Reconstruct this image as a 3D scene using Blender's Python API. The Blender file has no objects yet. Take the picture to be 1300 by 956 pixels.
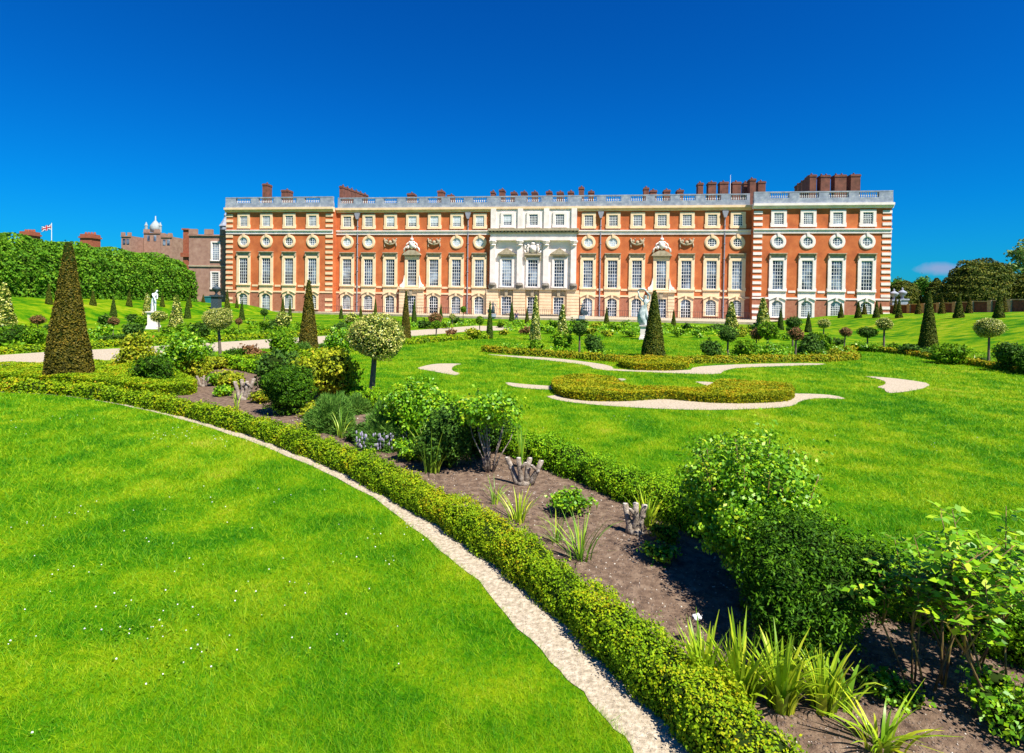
import bpy, math, random
import numpy as np
from mathutils import Matrix, Vector
random.seed(7)
rng = np.random.default_rng(11)
scene = bpy.context.scene
col = scene.collection
R = math.radians
# ------------------------------------------------------------------ camera model
F = 720.0; EYE = 3.0; PXC, PYC = 650.0, 390.6
pit = R(1.0); al = 0.014
fw = np.array([0, math.cos(pit), -math.sin(pit)])
u0 = np.array([0, math.sin(pit), math.cos(pit)]); r0 = np.array([1.0, 0, 0])
rt = r0*math.cos(al)+u0*math.sin(al); up = u0*math.cos(al)-r0*math.sin(al)
EYEP = np.array([0, 0, EYE])

def H(X, Y):
    """height of the terrain: a raised grass bank runs along each side of the garden"""
    X = np.asarray(X, float); Y = np.asarray(Y, float)
    kl = np.clip(1.1-(Y-50)/40*.35, .5, 1.15); kr = np.clip(1-(Y-45)/38*.45, .45, 1.1)
    dl = np.maximum(0, (-40+.05*(Y-60))-X); dr = np.maximum(0, X-(28+.2*(Y-38)))
    hl = np.interp(dl, [0, 1.2, 3, 6, 11, 40], [0, .25, .95, 1.75, 2.3, 2.6])*kl
    hr = np.interp(dr, [0, 1.5, 9, 11, 18, 40], [0, .15, 1.8, 2.05, 2.65, 2.95])*kr
    return hl+hr

def ray(px, py):
    return fw*F+rt*(px-PXC)-up*(py-PYC)

def G(px, py):
    """ground point under a picture position"""
    d = ray(px, py); d = d/d[1]
    t0 = 1.0
    prev = t0
    t = t0
    while t < 400:
        p = EYEP+d*t
        if p[2] < float(H(p[0], p[1])):
            a, b = prev, t
            for _ in range(20):
                m = (a+b)/2; p = EYEP+d*m
                if p[2] < float(H(p[0], p[1])): b = m
                else: a = m
            p = EYEP+d*b
            return Vector((p[0], p[1], float(H(p[0], p[1]))))
        prev = t; t += .35
    p = EYEP+d*150
    return Vector((p[0], p[1], 0))

def atd(px, py, Y):
    d = ray(px, py); d = d/d[1]
    p = EYEP+d*Y
    return Vector(p)

def ppm(Y): return F/Y

# ------------------------------------------------------------------ tagging and linking
def tag(o, label=None, cat=None, group=None, kind=None):
    if label: o['label'] = label
    if cat: o['category'] = cat
    if group: o['group'] = group
    if kind: o['kind'] = kind
    return o

def empty(name, loc=(0, 0, 0), rz=0):
    o = bpy.data.objects.new(name, None); col.objects.link(o)
    o.location = loc; o.rotation_euler = (0, 0, rz); o.empty_display_size = .2
    return o

def copy_tree(o, parent=None):
    c = o.copy(); col.objects.link(c)
    if parent is not None: c.parent = parent
    for ch in list(o.children): copy_tree(ch, c)
    return c

def link_mesh(name, me, parent=None):
    o = bpy.data.objects.new(name, me); col.objects.link(o)
    if parent is not None: o.parent = parent
    return o

def ordinal(n):
    w = ['first', 'second', 'third', 'fourth', 'fifth', 'sixth', 'seventh', 'eighth', 'ninth', 'tenth', 'eleventh', 'twelfth',
         'thirteenth', 'fourteenth', 'fifteenth', 'sixteenth', 'seventeenth', 'eighteenth', 'nineteenth', 'twentieth',
         'twenty-first', 'twenty-second', 'twenty-third', 'twenty-fourth', 'twenty-fifth', 'twenty-sixth', 'twenty-seventh', 'twenty-eighth']
    return w[n]

# ------------------------------------------------------------------ materials
def nodes(name):
    m = bpy.data.materials.new(name); m.use_nodes = True
    nt = m.node_tree; nt.nodes.clear()
    out = nt.nodes.new('ShaderNodeOutputMaterial')
    return m, nt, out

def ramp(nt, stops):
    r = nt.nodes.new('ShaderNodeValToRGB'); e = r.color_ramp.elements
    while len(e) > 1: e.remove(e[-1])
    e[0].position = stops[0][0]; e[0].color = (*stops[0][1], 1)
    for p, c in stops[1:]:
        k = e.new(p); k.color = (*c, 1)
    return r

def noise(nt, scale, detail=4, rough=.6, obj=True):
    tc = nt.nodes.new('ShaderNodeTexCoord'); n = nt.nodes.new('ShaderNodeTexNoise')
    n.inputs['Scale'].default_value = scale; n.inputs['Detail'].default_value = detail; n.inputs['Roughness'].default_value = rough
    nt.links.new(tc.outputs['Object'] if obj else tc.outputs['Generated'], n.inputs['Vector'])
    return n

def mat(name, stops, scale=1.5, rough=.8, bump=0, bscale=20, metal=0, spec=.3, detail=5):
    """surface whose colour wanders through a ramp by noise"""
    m, nt, out = nodes(name)
    p = nt.nodes.new('ShaderNodeBsdfPrincipled')
    n = noise(nt, scale, detail)
    if isinstance(stops[0], (int, float)): stops = [(.3, tuple(c*.85 for c in stops)), (.7, tuple(min(1, c*1.1) for c in stops))]
    r = ramp(nt, stops)
    nt.links.new(n.outputs['Fac'], r.inputs['Fac']); nt.links.new(r.outputs['Color'], p.inputs['Base Color'])
    p.inputs['Roughness'].default_value = rough; p.inputs['Metallic'].default_value = metal
    p.inputs['Specular IOR Level'].default_value = spec
    if bump:
        n2 = noise(nt, bscale, 3); b = nt.nodes.new('ShaderNodeBump')
        b.inputs['Strength'].default_value = bump; b.inputs['Distance'].default_value = .02
        nt.links.new(n2.outputs['Fac'], b.inputs['Height']); nt.links.new(b.outputs['Normal'], p.inputs['Normal'])
    nt.links.new(p.outputs[0], out.inputs[0])
    return m

def leafmat(name, stops, nscale=2.0, nmix=.45, trans=.3, rough=.6, spec=.12, gain=1.12):
    """leaf colour: a random tone per leaf, nudged by clump-sized noise"""
    m, nt, out = nodes(name)
    geo = nt.nodes.new('ShaderNodeNewGeometry'); n = noise(nt, nscale, 3)
    mx = nt.nodes.new('ShaderNodeMix'); mx.data_type = 'FLOAT'
    mx.inputs[0].default_value = nmix
    trans = trans*.75
    st = nt.nodes.new('ShaderNodeMapRange'); st.inputs[1].default_value = .3; st.inputs[2].default_value = .7
    nt.links.new(n.outputs['Fac'], st.inputs[0])
    nt.links.new(geo.outputs['Random Per Island'], mx.inputs[2]); nt.links.new(st.outputs[0], mx.inputs[3])
    r = ramp(nt, [(q_, (min(.8, c_[0]*gain), min(.8, c_[1]*gain), c_[2]*gain*.8)) for q_, c_ in stops]); nt.links.new(mx.outputs[0], r.inputs['Fac'])
    p = nt.nodes.new('ShaderNodeBsdfPrincipled'); p.inputs['Roughness'].default_value = rough
    p.inputs['Specular IOR Level'].default_value = spec
    nt.links.new(r.outputs['Color'], p.inputs['Base Color'])
    if trans > 0:
        t = nt.nodes.new('ShaderNodeBsdfTranslucent'); nt.links.new(r.outputs['Color'], t.inputs['Color'])
        ms = nt.nodes.new('ShaderNodeMixShader'); ms.inputs[0].default_value = trans
        nt.links.new(p.outputs[0], ms.inputs[1]); nt.links.new(t.outputs[0], ms.inputs[2]); nt.links.new(ms.outputs[0], out.inputs[0])
    else: nt.links.new(p.outputs[0], out.inputs[0])
    return m

M = {}
M['brick'] = mat('red_brick', [(.28, (.36, .090, .030)), (.45, (.50, .125, .038)), (.58, (.58, .155, .046)), (.75, (.66, .22, .08))], .55, .9, detail=12)
M['brick_pale'] = mat('weathered_brick', [(.3, (.34, .11, .06)), (.7, (.46, .19, .11))], 2.2, .9, detail=8)
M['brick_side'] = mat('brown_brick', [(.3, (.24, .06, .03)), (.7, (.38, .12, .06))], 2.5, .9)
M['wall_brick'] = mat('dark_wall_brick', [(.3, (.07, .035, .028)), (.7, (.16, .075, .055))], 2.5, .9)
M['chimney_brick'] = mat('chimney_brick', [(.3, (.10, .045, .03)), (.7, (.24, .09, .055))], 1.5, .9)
M['cream'] = mat('cream_stone', [(.3, (.76, .52, .30)), (.7, (.92, .69, .44))], 1.3, .8, detail=7)
M['white_stone'] = mat('white_stone', [(.25, (.70, .60, .53)), (.7, (.92, .81, .74))], 1.1, .8, detail=7)
M['grey_stone'] = mat('grey_stone', [(.3, (.19, .21, .26)), (.5, (.27, .30, .36)), (.72, (.44, .45, .47))], 1.6, .8, detail=8)
M['tan_stone'] = mat('tan_stone', [(.3, (.30, .23, .14)), (.7, (.50, .41, .28))], 2.5, .85, detail=8)
M['dark_stone'] = mat('dark_stone', [(.3, (.13, .11, .09)), (.7, (.28, .24, .19))], 2.5, .85)
M['lead'] = mat('lead', (.28, .28, .32), 3, .6)
M['white_paint'] = mat('white_paint', (.82, .80, .76), 2, .6)
M['iron'] = mat('black_iron', (.03, .035, .04), 5, .5)
M['tudor_brick'] = mat('tudor_brick', [(.3, (.27, .14, .10)), (.7, (.42, .25, .18))], 1.2, .9, detail=8)
M['copper'] = mat('pale_copper', (.34, .38, .38), 2, .7)
M['bark'] = mat('bark', [(.3, (.08, .06, .04)), (.7, (.22, .17, .12))], 12, .9, bump=.6, bscale=60)
M['pale_bark'] = mat('pale_bark', [(.3, (.11, .08, .055)), (.5, (.25, .20, .15)), (.7, (.44, .38, .31))], 14, .85, bump=.8, bscale=50)
M['cane'] = mat('mossy_cane', [(.35, (.10, .055, .03)), (.55, (.24, .16, .05)), (.7, (.46, .36, .03))], 9, .7)
M['cut_wood'] = mat('cut_wood', (.52, .46, .38), 20, .9)
M['marble'] = mat('white_marble', [(.3, (.62, .66, .68)), (.7, (.84, .86, .86))], 5, .5)
M['verdigris'] = mat('weathered_lead', [(.3, (.22, .29, .29)), (.5, (.44, .50, .48)), (.65, (.74, .76, .72))], 4, .6)
M['bronze'] = mat('dark_bronze', [(.3, (.018, .03, .04)), (.7, (.07, .10, .12))], 6, .6)
M['gravel'] = mat('pale_gravel', [(.3, (.24, .19, .125)), (.5, (.42, .345, .24)), (.7, (.60, .51, .38))], 22, .95, bump=.8, bscale=45, detail=10)
M['soil'] = mat('soil', [(.3, (.065, .040, .026)), (.5, (.155, .10, .064)), (.75, (.28, .20, .135))], 9, 1, bump=1.0, bscale=45, detail=12)
M['glass'] = None
def glassmat():
    m, nt, out = nodes('window_glass')
    p = nt.nodes.new('ShaderNodeBsdfPrincipled')
    n = nt.nodes.new('ShaderNodeTexNoise'); n.inputs['Scale'].default_value = .45; n.inputs['Detail'].default_value = 3
    gp = nt.nodes.new('ShaderNodeNewGeometry'); nt.links.new(gp.outputs['Position'], n.inputs['Vector'])
    bp = nt.nodes.new('ShaderNodeBump'); bp.inputs['Strength'].default_value = .5; bp.inputs['Distance'].default_value = .25; nt.links.new(n.outputs['Fac'], bp.inputs['Height']); nt.links.new(bp.outputs[0], p.inputs['Normal'])
    r = ramp(nt, [(.36, (.006, .008, .016)), (.48, (.03, .04, .07)), (.56, (.12, .15, .21)), (.66, (.32, .38, .46))])
    nt.links.new(n.outputs['Fac'], r.inputs['Fac']); nt.links.new(r.outputs[0], p.inputs['Base Color'])
    p.inputs['Roughness'].default_value = .15; p.inputs['Specular IOR Level'].default_value = .45
    nt.links.new(p.outputs[0], out.inputs[0]); return m
M['glass'] = glassmat()
M['blind'] = mat('pale_blind', (.55, .62, .68), 3, .4)
M['teal'] = mat('teal_paint', (.02, .16, .17), 3, .5)
M['blue'] = mat('blue_paint', (.06, .22, .5), 3, .5)
M['navy'] = mat('navy_cloth', (.02, .035, .12), 6, .9)
M['skin'] = mat('skin', (.45, .25, .17), 6, .6)
M['hair'] = mat('hair', (.03, .02, .015), 6, .6)
M['flag_blue'] = mat('flag_blue', (.01, .02, .2), 3, .8)
M['flag_red'] = mat('flag_red', (.5, .01, .02), 3, .8)
M['flag_white'] = mat('flag_white', (.8, .8, .8), 3, .8)
M['petal'] = mat('white_petal', (.85, .83, .8), 8, .5)
# foliage
M['box'] = leafmat('box_leaf', [(.05, (.05, .12, .003)), (.35, (.14, .26, .005)), (.6, (.26, .37, .007)), (.8, (.38, .38, .009)), (.97, (.42, .22, .012))], 1.7, .5, .3)
M['box_green'] = leafmat('green_box_leaf', [(.05, (.045, .13, .004)), (.4, (.12, .29, .006)), (.7, (.24, .42, .008)), (.95, (.36, .46, .012))], 1.7, .4, .3)
M['box_gold'] = leafmat('golden_box_leaf', [(.05, (.07, .12, .004)), (.35, (.20, .25, .006)), (.65, (.36, .34, .008)), (.92, (.46, .22, .010))], 1.7, .5, .3)
M['box_rust'] = leafmat('rusty_box_leaf', [(.05, (.10, .17, .006)), (.4, (.25, .29, .008)), (.8, (.36, .24, .010)), (.95, (.38, .15, .012))], 1.7, .5, .25)
M['yew'] = leafmat('yew_leaf', [(.05, (.025, .042, .006)), (.4, (.062, .088, .009)), (.75, (.12, .13, .012)), (.95, (.20, .13, .016))], 2.0, .35, .1)
M['yew_brown'] = leafmat('brown_yew_leaf', [(.05, (.030, .030, .006)), (.4, (.078, .072, .010)), (.75, (.15, .115, .012)), (.95, (.26, .12, .014))], 1.5, .35, .1)
M['yew_green'] = leafmat('green_yew_leaf', [(.05, (.018, .038, .006)), (.4, (.045, .080, .010)), (.75, (.08, .13, .012)), (.95, (.14, .16, .02))], 2.0, .35, .1)
M['holly'] = leafmat('variegated_holly_leaf', [(.05, (.03, .07, .008)), (.35, (.12, .19, .015)), (.6, (.38, .40, .06)), (.85, (.74, .66, .22)), (.97, (.50, .24, .05))], 3.0, .25, .15, .4, .5)
M['red_leaf'] = leafmat('bronze_red_leaf', [(.1, (.09, .05, .025)), (.5, (.20, .09, .045)), (.9, (.30, .17, .07))], 3, .3, .2)
M['dark_leaf'] = leafmat('dark_shrub_leaf', [(.05, (.018, .05, .010)), (.5, (.05, .12, .015)), (.9, (.10, .20, .02))], 2, .3, .2)
M['mid_leaf'] = leafmat('mid_green_leaf', [(.05, (.04, .12, .005)), (.5, (.11, .25, .007)), (.9, (.25, .38, .012))], 2, .3, .3)
M['rose_leaf'] = leafmat('rose_leaf', [(.05, (.05, .15, .004)), (.45, (.13, .33, .006)), (.75, (.27, .46, .008)), (.93, (.48, .54, .02)), (.99, (.42, .18, .03))], 3, .3, .35, .45, .4)
M['yellow_leaf'] = leafmat('yellow_green_leaf', [(.05, (.12, .16, .010)), (.5, (.26, .32, .014)), (.8, (.42, .42, .02)), (.97, (.42, .20, .03))], 3, .3, .3)
M['conifer'] = leafmat('conifer_spray', [(.05, (.010, .035, .002)), (.5, (.032, .10, .003)), (.85, (.10, .22, .006))], 3, .35, .15)
M['lavender'] = leafmat('lavender_leaf', [(.05, (.04, .12, .02)), (.5, (.09, .21, .03)), (.9, (.19, .33, .06))], 3, .3, .25)
M['iris_bright'] = leafmat('bright_strap_leaf', [(.05, (.12, .26, .01)), (.5, (.32, .46, .02)), (.9, (.58, .58, .04))], 3, .3, .35, .4, .4)
M['iris'] = leafmat('iris_leaf', [(.05, (.07, .20, .02)), (.5, (.20, .38, .03)), (.9, (.46, .54, .05))], 3, .3, .35, .4, .4)
M['hornbeam'] = leafmat('hornbeam_leaf', [(.05, (.03, .10, .008)), (.5, (.09, .23, .012)), (.85, (.19, .34, .018))], .5, .35, .3)
M['tree_leaf'] = leafmat('tree_leaf', [(.05, (.025, .08, .01)), (.5, (.07, .18, .018)), (.9, (.14, .26, .025))], .4, .4, .25)
M['pale_leaf'] = leafmat('pale_tree_leaf', [(.05, (.10, .16, .05)), (.5, (.20, .28, .09)), (.9, (.34, .42, .16))], .4, .3, .3)
M['core'] = mat('leaf_gap_shade', (.022, .040, .007), 4, 1, spec=0)  # solid filler inside foliage, coloured dark as the shade in leaf gaps
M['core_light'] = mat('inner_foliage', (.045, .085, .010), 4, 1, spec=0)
M['lavender_flower'] = mat('dusty_purple_flower', (.38, .34, .45), 8, .8)

def grassmat(blade):
    m, nt, out = nodes('grass_blade' if blade else 'lawn_turf')
    tc = nt.nodes.new('ShaderNodeTexCoord')
    def nz(scale, detail=4, stretch=None):
        n = nt.nodes.new('ShaderNodeTexNoise'); n.inputs['Scale'].default_value = scale; n.inputs['Detail'].default_value = detail
        if stretch:
            mp = nt.nodes.new('ShaderNodeMapping'); mp.inputs['Scale'].default_value = stretch
            nt.links.new(tc.outputs['Object'], mp.inputs[0]); nt.links.new(mp.outputs[0], n.inputs['Vector'])
        else: nt.links.new(tc.outputs['Object'], n.inputs['Vector'])
        return n
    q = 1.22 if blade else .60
    a = nz(.22, 5); b = nz(1.1, 4); c = nz(14 if not blade else 5, 5)
    def mix(x, y, f):
        k = nt.nodes.new('ShaderNodeMix'); k.data_type = 'FLOAT'; k.inputs[0].default_value = f
        nt.links.new(x, k.inputs[2]); nt.links.new(y, k.inputs[3]); return k.outputs[0]
    v = mix(a.outputs['Fac'], b.outputs['Fac'], .55); v = mix(v, c.outputs['Fac'], .22)
    if blade:
        g = nt.nodes.new('ShaderNodeNewGeometry'); v2 = nt.nodes.new('ShaderNodeMapRange')
        v2.inputs[3].default_value = .36; v2.inputs[4].default_value = .66
        nt.links.new(g.outputs['Random Per Island'], v2.inputs[0]); v = mix(v, v2.outputs[0], .50)
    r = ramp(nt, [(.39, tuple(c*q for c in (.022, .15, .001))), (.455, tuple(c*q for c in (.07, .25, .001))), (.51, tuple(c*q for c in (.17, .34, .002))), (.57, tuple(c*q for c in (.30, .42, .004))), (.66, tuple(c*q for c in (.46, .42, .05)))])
    nt.links.new(v, r.inputs['Fac'])
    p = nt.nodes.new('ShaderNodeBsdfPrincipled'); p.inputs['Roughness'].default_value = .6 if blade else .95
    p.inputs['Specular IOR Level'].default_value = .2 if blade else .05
    nt.links.new(r.outputs[0], p.inputs['Base Color'])
    if blade:
        t = nt.nodes.new('ShaderNodeBsdfTranslucent'); nt.links.new(r.outputs[0], t.inputs[0])
        ms = nt.nodes.new('ShaderNodeMixShader'); ms.inputs[0].default_value = .35
        nt.links.new(p.outputs[0], ms.inputs[1]); nt.links.new(t.outputs[0], ms.inputs[2]); nt.links.new(ms.outputs[0], out.inputs[0])
    else:
        bp = nt.nodes.new('ShaderNodeBump'); bp.inputs['Strength'].default_value = .7; bp.inputs['Distance'].default_value = .04
        n3 = nz(9, 6); nt.links.new(n3.outputs['Fac'], bp.inputs['Height']); nt.links.new(bp.outputs[0], p.inputs['Normal'])
        nt.links.new(p.outputs[0], out.inputs[0])
    return m
M['turf'] = grassmat(False); M['blade'] = grassmat(True)

# ------------------------------------------------------------------ mesh helpers
def np_mesh(name, V, Fs, mats, idx=None, smooth=False):
    """V (n,3); Fs list of int arrays (k,3) or (k,4); idx material index per array"""
    me = bpy.data.meshes.new(name)
    V = np.asarray(V, np.float32)
    me.vertices.add(len(V)); me.vertices.foreach_set('co', V.ravel())
    loops = np.concatenate([f.ravel() for f in Fs]).astype(np.int32)
    tot = np.concatenate([np.full(len(f), f.shape[1], np.int32) for f in Fs])
    start = np.concatenate([[0], np.cumsum(tot)[:-1]]).astype(np.int32)
    me.loops.add(len(loops)); me.loops.foreach_set('vertex_index', loops)
    me.polygons.add(len(tot)); me.polygons.foreach_set('loop_start', start)
    try: me.polygons.foreach_set('loop_total', tot)
    except Exception: pass
    for m in mats: me.materials.append(m)
    if idx: me.polygons.foreach_set('material_index', np.concatenate([np.full(len(f), i, np.int32) for f, i in zip(Fs, idx)]))
    if smooth: me.polygons.foreach_set('use_smooth', np.ones(len(tot), bool))
    me.update(calc_edges=True); me.validate()
    return me

class MB:
    def __init__(s): s.v = []; s.f = []
    def quad(s, a, b, c, d):
        n = len(s.v); s.v += [a, b, c, d]; s.f.append((n, n+1, n+2, n+3)); return s
    def box(s, x0, x1, y0, y1, z0, z1):
        n = len(s.v)
        s.v += [(x0, y0, z0), (x1, y0, z0), (x1, y1, z0), (x0, y1, z0), (x0, y0, z1), (x1, y0, z1), (x1, y1, z1), (x0, y1, z1)]
        s.f += [(n, n+3, n+2, n+1), (n+4, n+5, n+6, n+7), (n, n+1, n+5, n+4), (n+1, n+2, n+6, n+5), (n+2, n+3, n+7, n+6), (n+3, n, n+4, n+7)]
        return s
    def prism(s, pts, y0, y1):
        """polygon in x-z, counter-clockwise seen from -y, extruded y0 (front) to y1"""
        n = len(s.v); k = len(pts)
        s.v += [(x, y0, z) for x, z in pts]+[(x, y1, z) for x, z in pts]
        s.f.append(tuple(range(n, n+k))); s.f.append(tuple(range(n+2*k-1, n+k-1, -1)))
        for i in range(k):
            j = (i+1) % k; s.f.append((n+j, n+i, n+k+i, n+k+j))
        return s
    def ring(s, cx, cz, r0, r1, y0, y1, n=20, sx=1.0):
        """annulus facing -y"""
        b = len(s.v)
        for i in range(n):
            a = 2*math.pi*i/n; c, d = math.cos(a)*sx, math.sin(a)
            s.v += [(cx+r0*c, y0, cz+r0*d), (cx+r1*c, y0, cz+r1*d), (cx+r1*c, y1, cz+r1*d), (cx+r0*c, y1, cz+r0*d)]
        for i in range(n):
            p = b+4*i; q = b+4*((i+1) % n)
            s.f += [(p, p+1, q+1, q), (p+1, p+2, q+2, q+1), (p, q, q+3, p+3)]
        return s
    def lathe(s, cx, cy, prof, n=12, cap=True):
        b = len(s.v)
        for r, z in prof:
            for i in range(n):
                a = 2*math.pi*i/n; s.v.append((cx+r*math.cos(a), cy+r*math.sin(a), z))
        for k in range(len(prof)-1):
            for i in range(n):
                j = (i+1) % n; s.f.append((b+k*n+i, b+k*n+j, b+(k+1)*n+j, b+(k+1)*n+i))
        if cap:
            s.f.append(tuple(b+i for i in range(n-1, -1, -1))); t = b+(len(prof)-1)*n; s.f.append(tuple(t+i for i in range(n)))
        return s
    def tube(s, pts, rad, n=6):
        pts = [Vector(p) for p in pts]; b = len(s.v)
        for i, p in enumerate(pts):
            d = (pts[min(i+1, len(pts)-1)]-pts[max(i-1, 0)]).normalized()
            a = d.cross(Vector((.3, .9, .1))).normalized(); c = d.cross(a)
            r = rad[i] if hasattr(rad, '__len__') else rad
            for k in range(n):
                t = 2*math.pi*k/n; s.v.append(tuple(p+a*r*math.cos(t)+c*r*math.sin(t)))
        for i in range(len(pts)-1):
            for k in range(n):
                j = (k+1) % n; s.f.append((b+i*n+k, b+i*n+j, b+(i+1)*n+j, b+(i+1)*n+k))
        s.f.append(tuple(b+k for k in range(n-1, -1, -1))); t = b+(len(pts)-1)*n; s.f.append(tuple(t+k for k in range(n)))
        return s
    def blob(s, c, r, n=8, m=6, jit=.0):
        b = len(s.v); rx, ry, rz = r if hasattr(r, '__len__') else (r, r, r)
        for i in range(1, m):
            t = math.pi*i/m
            for k in range(n):
                a = 2*math.pi*k/n; j = 1+random.uniform(-jit, jit)
                s.v.append((c[0]+rx*j*math.sin(t)*math.cos(a), c[1]+ry*j*math.sin(t)*math.sin(a), c[2]+rz*j*math.cos(t)))
        top = len(s.v); s.v += [(c[0], c[1], c[2]+rz), (c[0], c[1], c[2]-rz)]
        for i in range(m-2):
            for k in range(n):
                j = (k+1) % n; s.f.append((b+i*n+k, b+(i+1)*n+k, b+(i+1)*n+j, b+i*n+j))
        for k in range(n):
            j = (k+1) % n; s.f.append((top, b+k, b+j)); s.f.append((top+1, b+(m-2)*n+j, b+(m-2)*n+k))
        return s
    def mesh(s, name, m, smooth=False):
        me = bpy.data.meshes.new(name); me.from_pydata([tuple(v) for v in s.v], [], s.f)
        me.materials.append(m)
        if smooth: me.polygons.foreach_set('use_smooth', np.ones(len(me.polygons), bool))
        me.update(); return me
    def build(s, name, m, parent=None, smooth=False):
        return link_mesh(name, s.mesh(name, m, smooth), parent)

# ------------------------------------------------------------------ leaves
def unit(v): return v/np.maximum(1e-9, np.linalg.norm(v, axis=1, keepdims=True))

def leaf_quads(P, N, L, W, tilt=.7, upbias=0.0, fold=.15, tdir=None):
    """diamond leaves at P facing roughly N"""
    n = len(P); L = np.broadcast_to(L, (n,)).astype(float); W = np.broadcast_to(W, (n,)).astype(float)
    nn = unit(N+tilt*rng.normal(size=(n, 3))+np.array([0, 0, upbias]))
    t = rng.normal(size=(n, 3)) if tdir is None else tdir+.35*rng.normal(size=(n, 3))
    t = unit(t-nn*np.sum(t*nn, 1, keepdims=True)); b = np.cross(nn, t)
    s = rng.uniform(.7, 1.25, n)
    Lh = (L*s/2)[:, None]; Wh = (W*s/2)[:, None]
    V = np.stack([P-t*Lh, P+b*Wh+nn*fold*Wh-t*Lh*.1, P+t*Lh, P-b*Wh+nn*fold*Wh-t*Lh*.1], 1).reshape(-1, 3)
    Fq = np.arange(4*n).reshape(n, 4)
    return V, Fq

def sphere_pts(n):
    return unit(rng.normal(size=(n, 3)))

class Lump:
    """smooth random function on directions, for uneven outlines"""
    def __init__(s, amp=.12, k=5, f=2.5):
        s.K = rng.normal(size=(k, 3))*f; s.ph = rng.uniform(0, 6.28, k); s.a = amp*rng.uniform(.4, 1, k)/math.sqrt(k)*1.6
    def __call__(s, D): return 1+np.sin(D@s.K.T+s.ph)@s.a

def ico(level=2):
    import bmesh
    bm = bmesh.new(); bmesh.ops.create_icosphere(bm, subdivisions=level, radius=1)
    V = np.array([v.co[:] for v in bm.verts]); Fc = np.array([[v.index for v in f.verts] for f in bm.faces]); bm.free()
    return V, Fc
ICOV, ICOF = ico(3)

def merge(parts):
    """parts: list of (V, F, matindex)"""
    Vs, Fs, ix, o = [], [], [], 0
    for V, f, i in parts:
        Vs.append(V); Fs.append(f+o); ix.append(i); o += len(V)
    return np.concatenate(Vs), Fs, ix

def bush_mesh(name, m, lobes, n, L, W, core=.8, depth=.3, tilt=.8, corem='core', lump=.15, flat_bottom=True, upbias=.2, fringe=0, hfa=.17):
    """lobes: list of (centre, radii)"""
    parts = []; vol = np.array([(r[0]*r[1]*r[2])**(2/3) for c, r in lobes]); vol = vol/vol.sum()
    for (c, r), w in zip(lobes, vol):
        c = np.array(c, float); r = np.array(r, float); lf = Lump(lump); hf = Lump(hfa, 8, 7.5); k = max(20, int(n*w))
        D = sphere_pts(k)
        rad = lf(D)*hf(D)*(1-depth*rng.random(k)**1.5)
        if fringe: rad = rad*(1+fringe*(rng.random(k) > .93)*rng.random(k))
        P = c+D*r*rad[:, None]
        keep = P[:, 2] > .01 if flat_bottom else np.ones(k, bool)
        V, Fq = leaf_quads(P[keep], unit(D/r)[keep], L, W, tilt, upbias)
        parts.append((V, Fq, 0))
        cv = c+ICOV*r*(lf(ICOV)*core)[:, None]
        if flat_bottom: cv[:, 2] = np.maximum(cv[:, 2], 0)
        parts.append((cv, ICOF, 1))
    V, Fs, ix = merge(parts)
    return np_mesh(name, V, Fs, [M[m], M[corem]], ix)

def cone_mesh(name, m, n, L, h=1.0, r=.17, rough=.04, tilt=.7, top=.012, bulge=.0, corem='core'):
    """unit-height clipped cone standing on z=0"""
    t = 1-np.sqrt(rng.random(n)); t = np.clip(t, 0, 1)
    a = rng.uniform(0, 2*math.pi, n)
    def rad(t, a):
        base = top+(r-top)*(1-t)**(1-bulge)
        base = np.where(t < .05, base*(.9+2*t), base)
        return base*(1+rough*np.sin(3*a+9*t)+rough*np.sin(5*a-14*t+1)+rough*.7*np.sin(23*t+2*a))
    rr = rad(t, a)*(1-.10*rng.random(n))
    P = np.stack([rr*np.cos(a), rr*np.sin(a), t*h], 1)
    N = unit(np.stack([np.cos(a), np.sin(a), np.full(n, .2)], 1))
    V, Fq = leaf_quads(P, N, L, L*.55, tilt, .25)
    ts = np.linspace(0, 1, 14); aa = np.linspace(0, 2*math.pi, 20, endpoint=False)
    T, A = np.meshgrid(ts, aa, indexing='ij'); q = rad(T, A)*.9
    cv = np.stack([q*np.cos(A), q*np.sin(A), T*h*.985], 2).reshape(-1, 3)
    fc = np.array([[i*20+k, i*20+(k+1) % 20, (i+1)*20+(k+1) % 20, (i+1)*20+k] for i in range(13) for k in range(20)])
    V, Fs, ix = merge([(V, Fq, 0), (cv, fc, 1)])
    return np_mesh(name, V, Fs, [M[m], M[corem]], ix)

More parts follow.
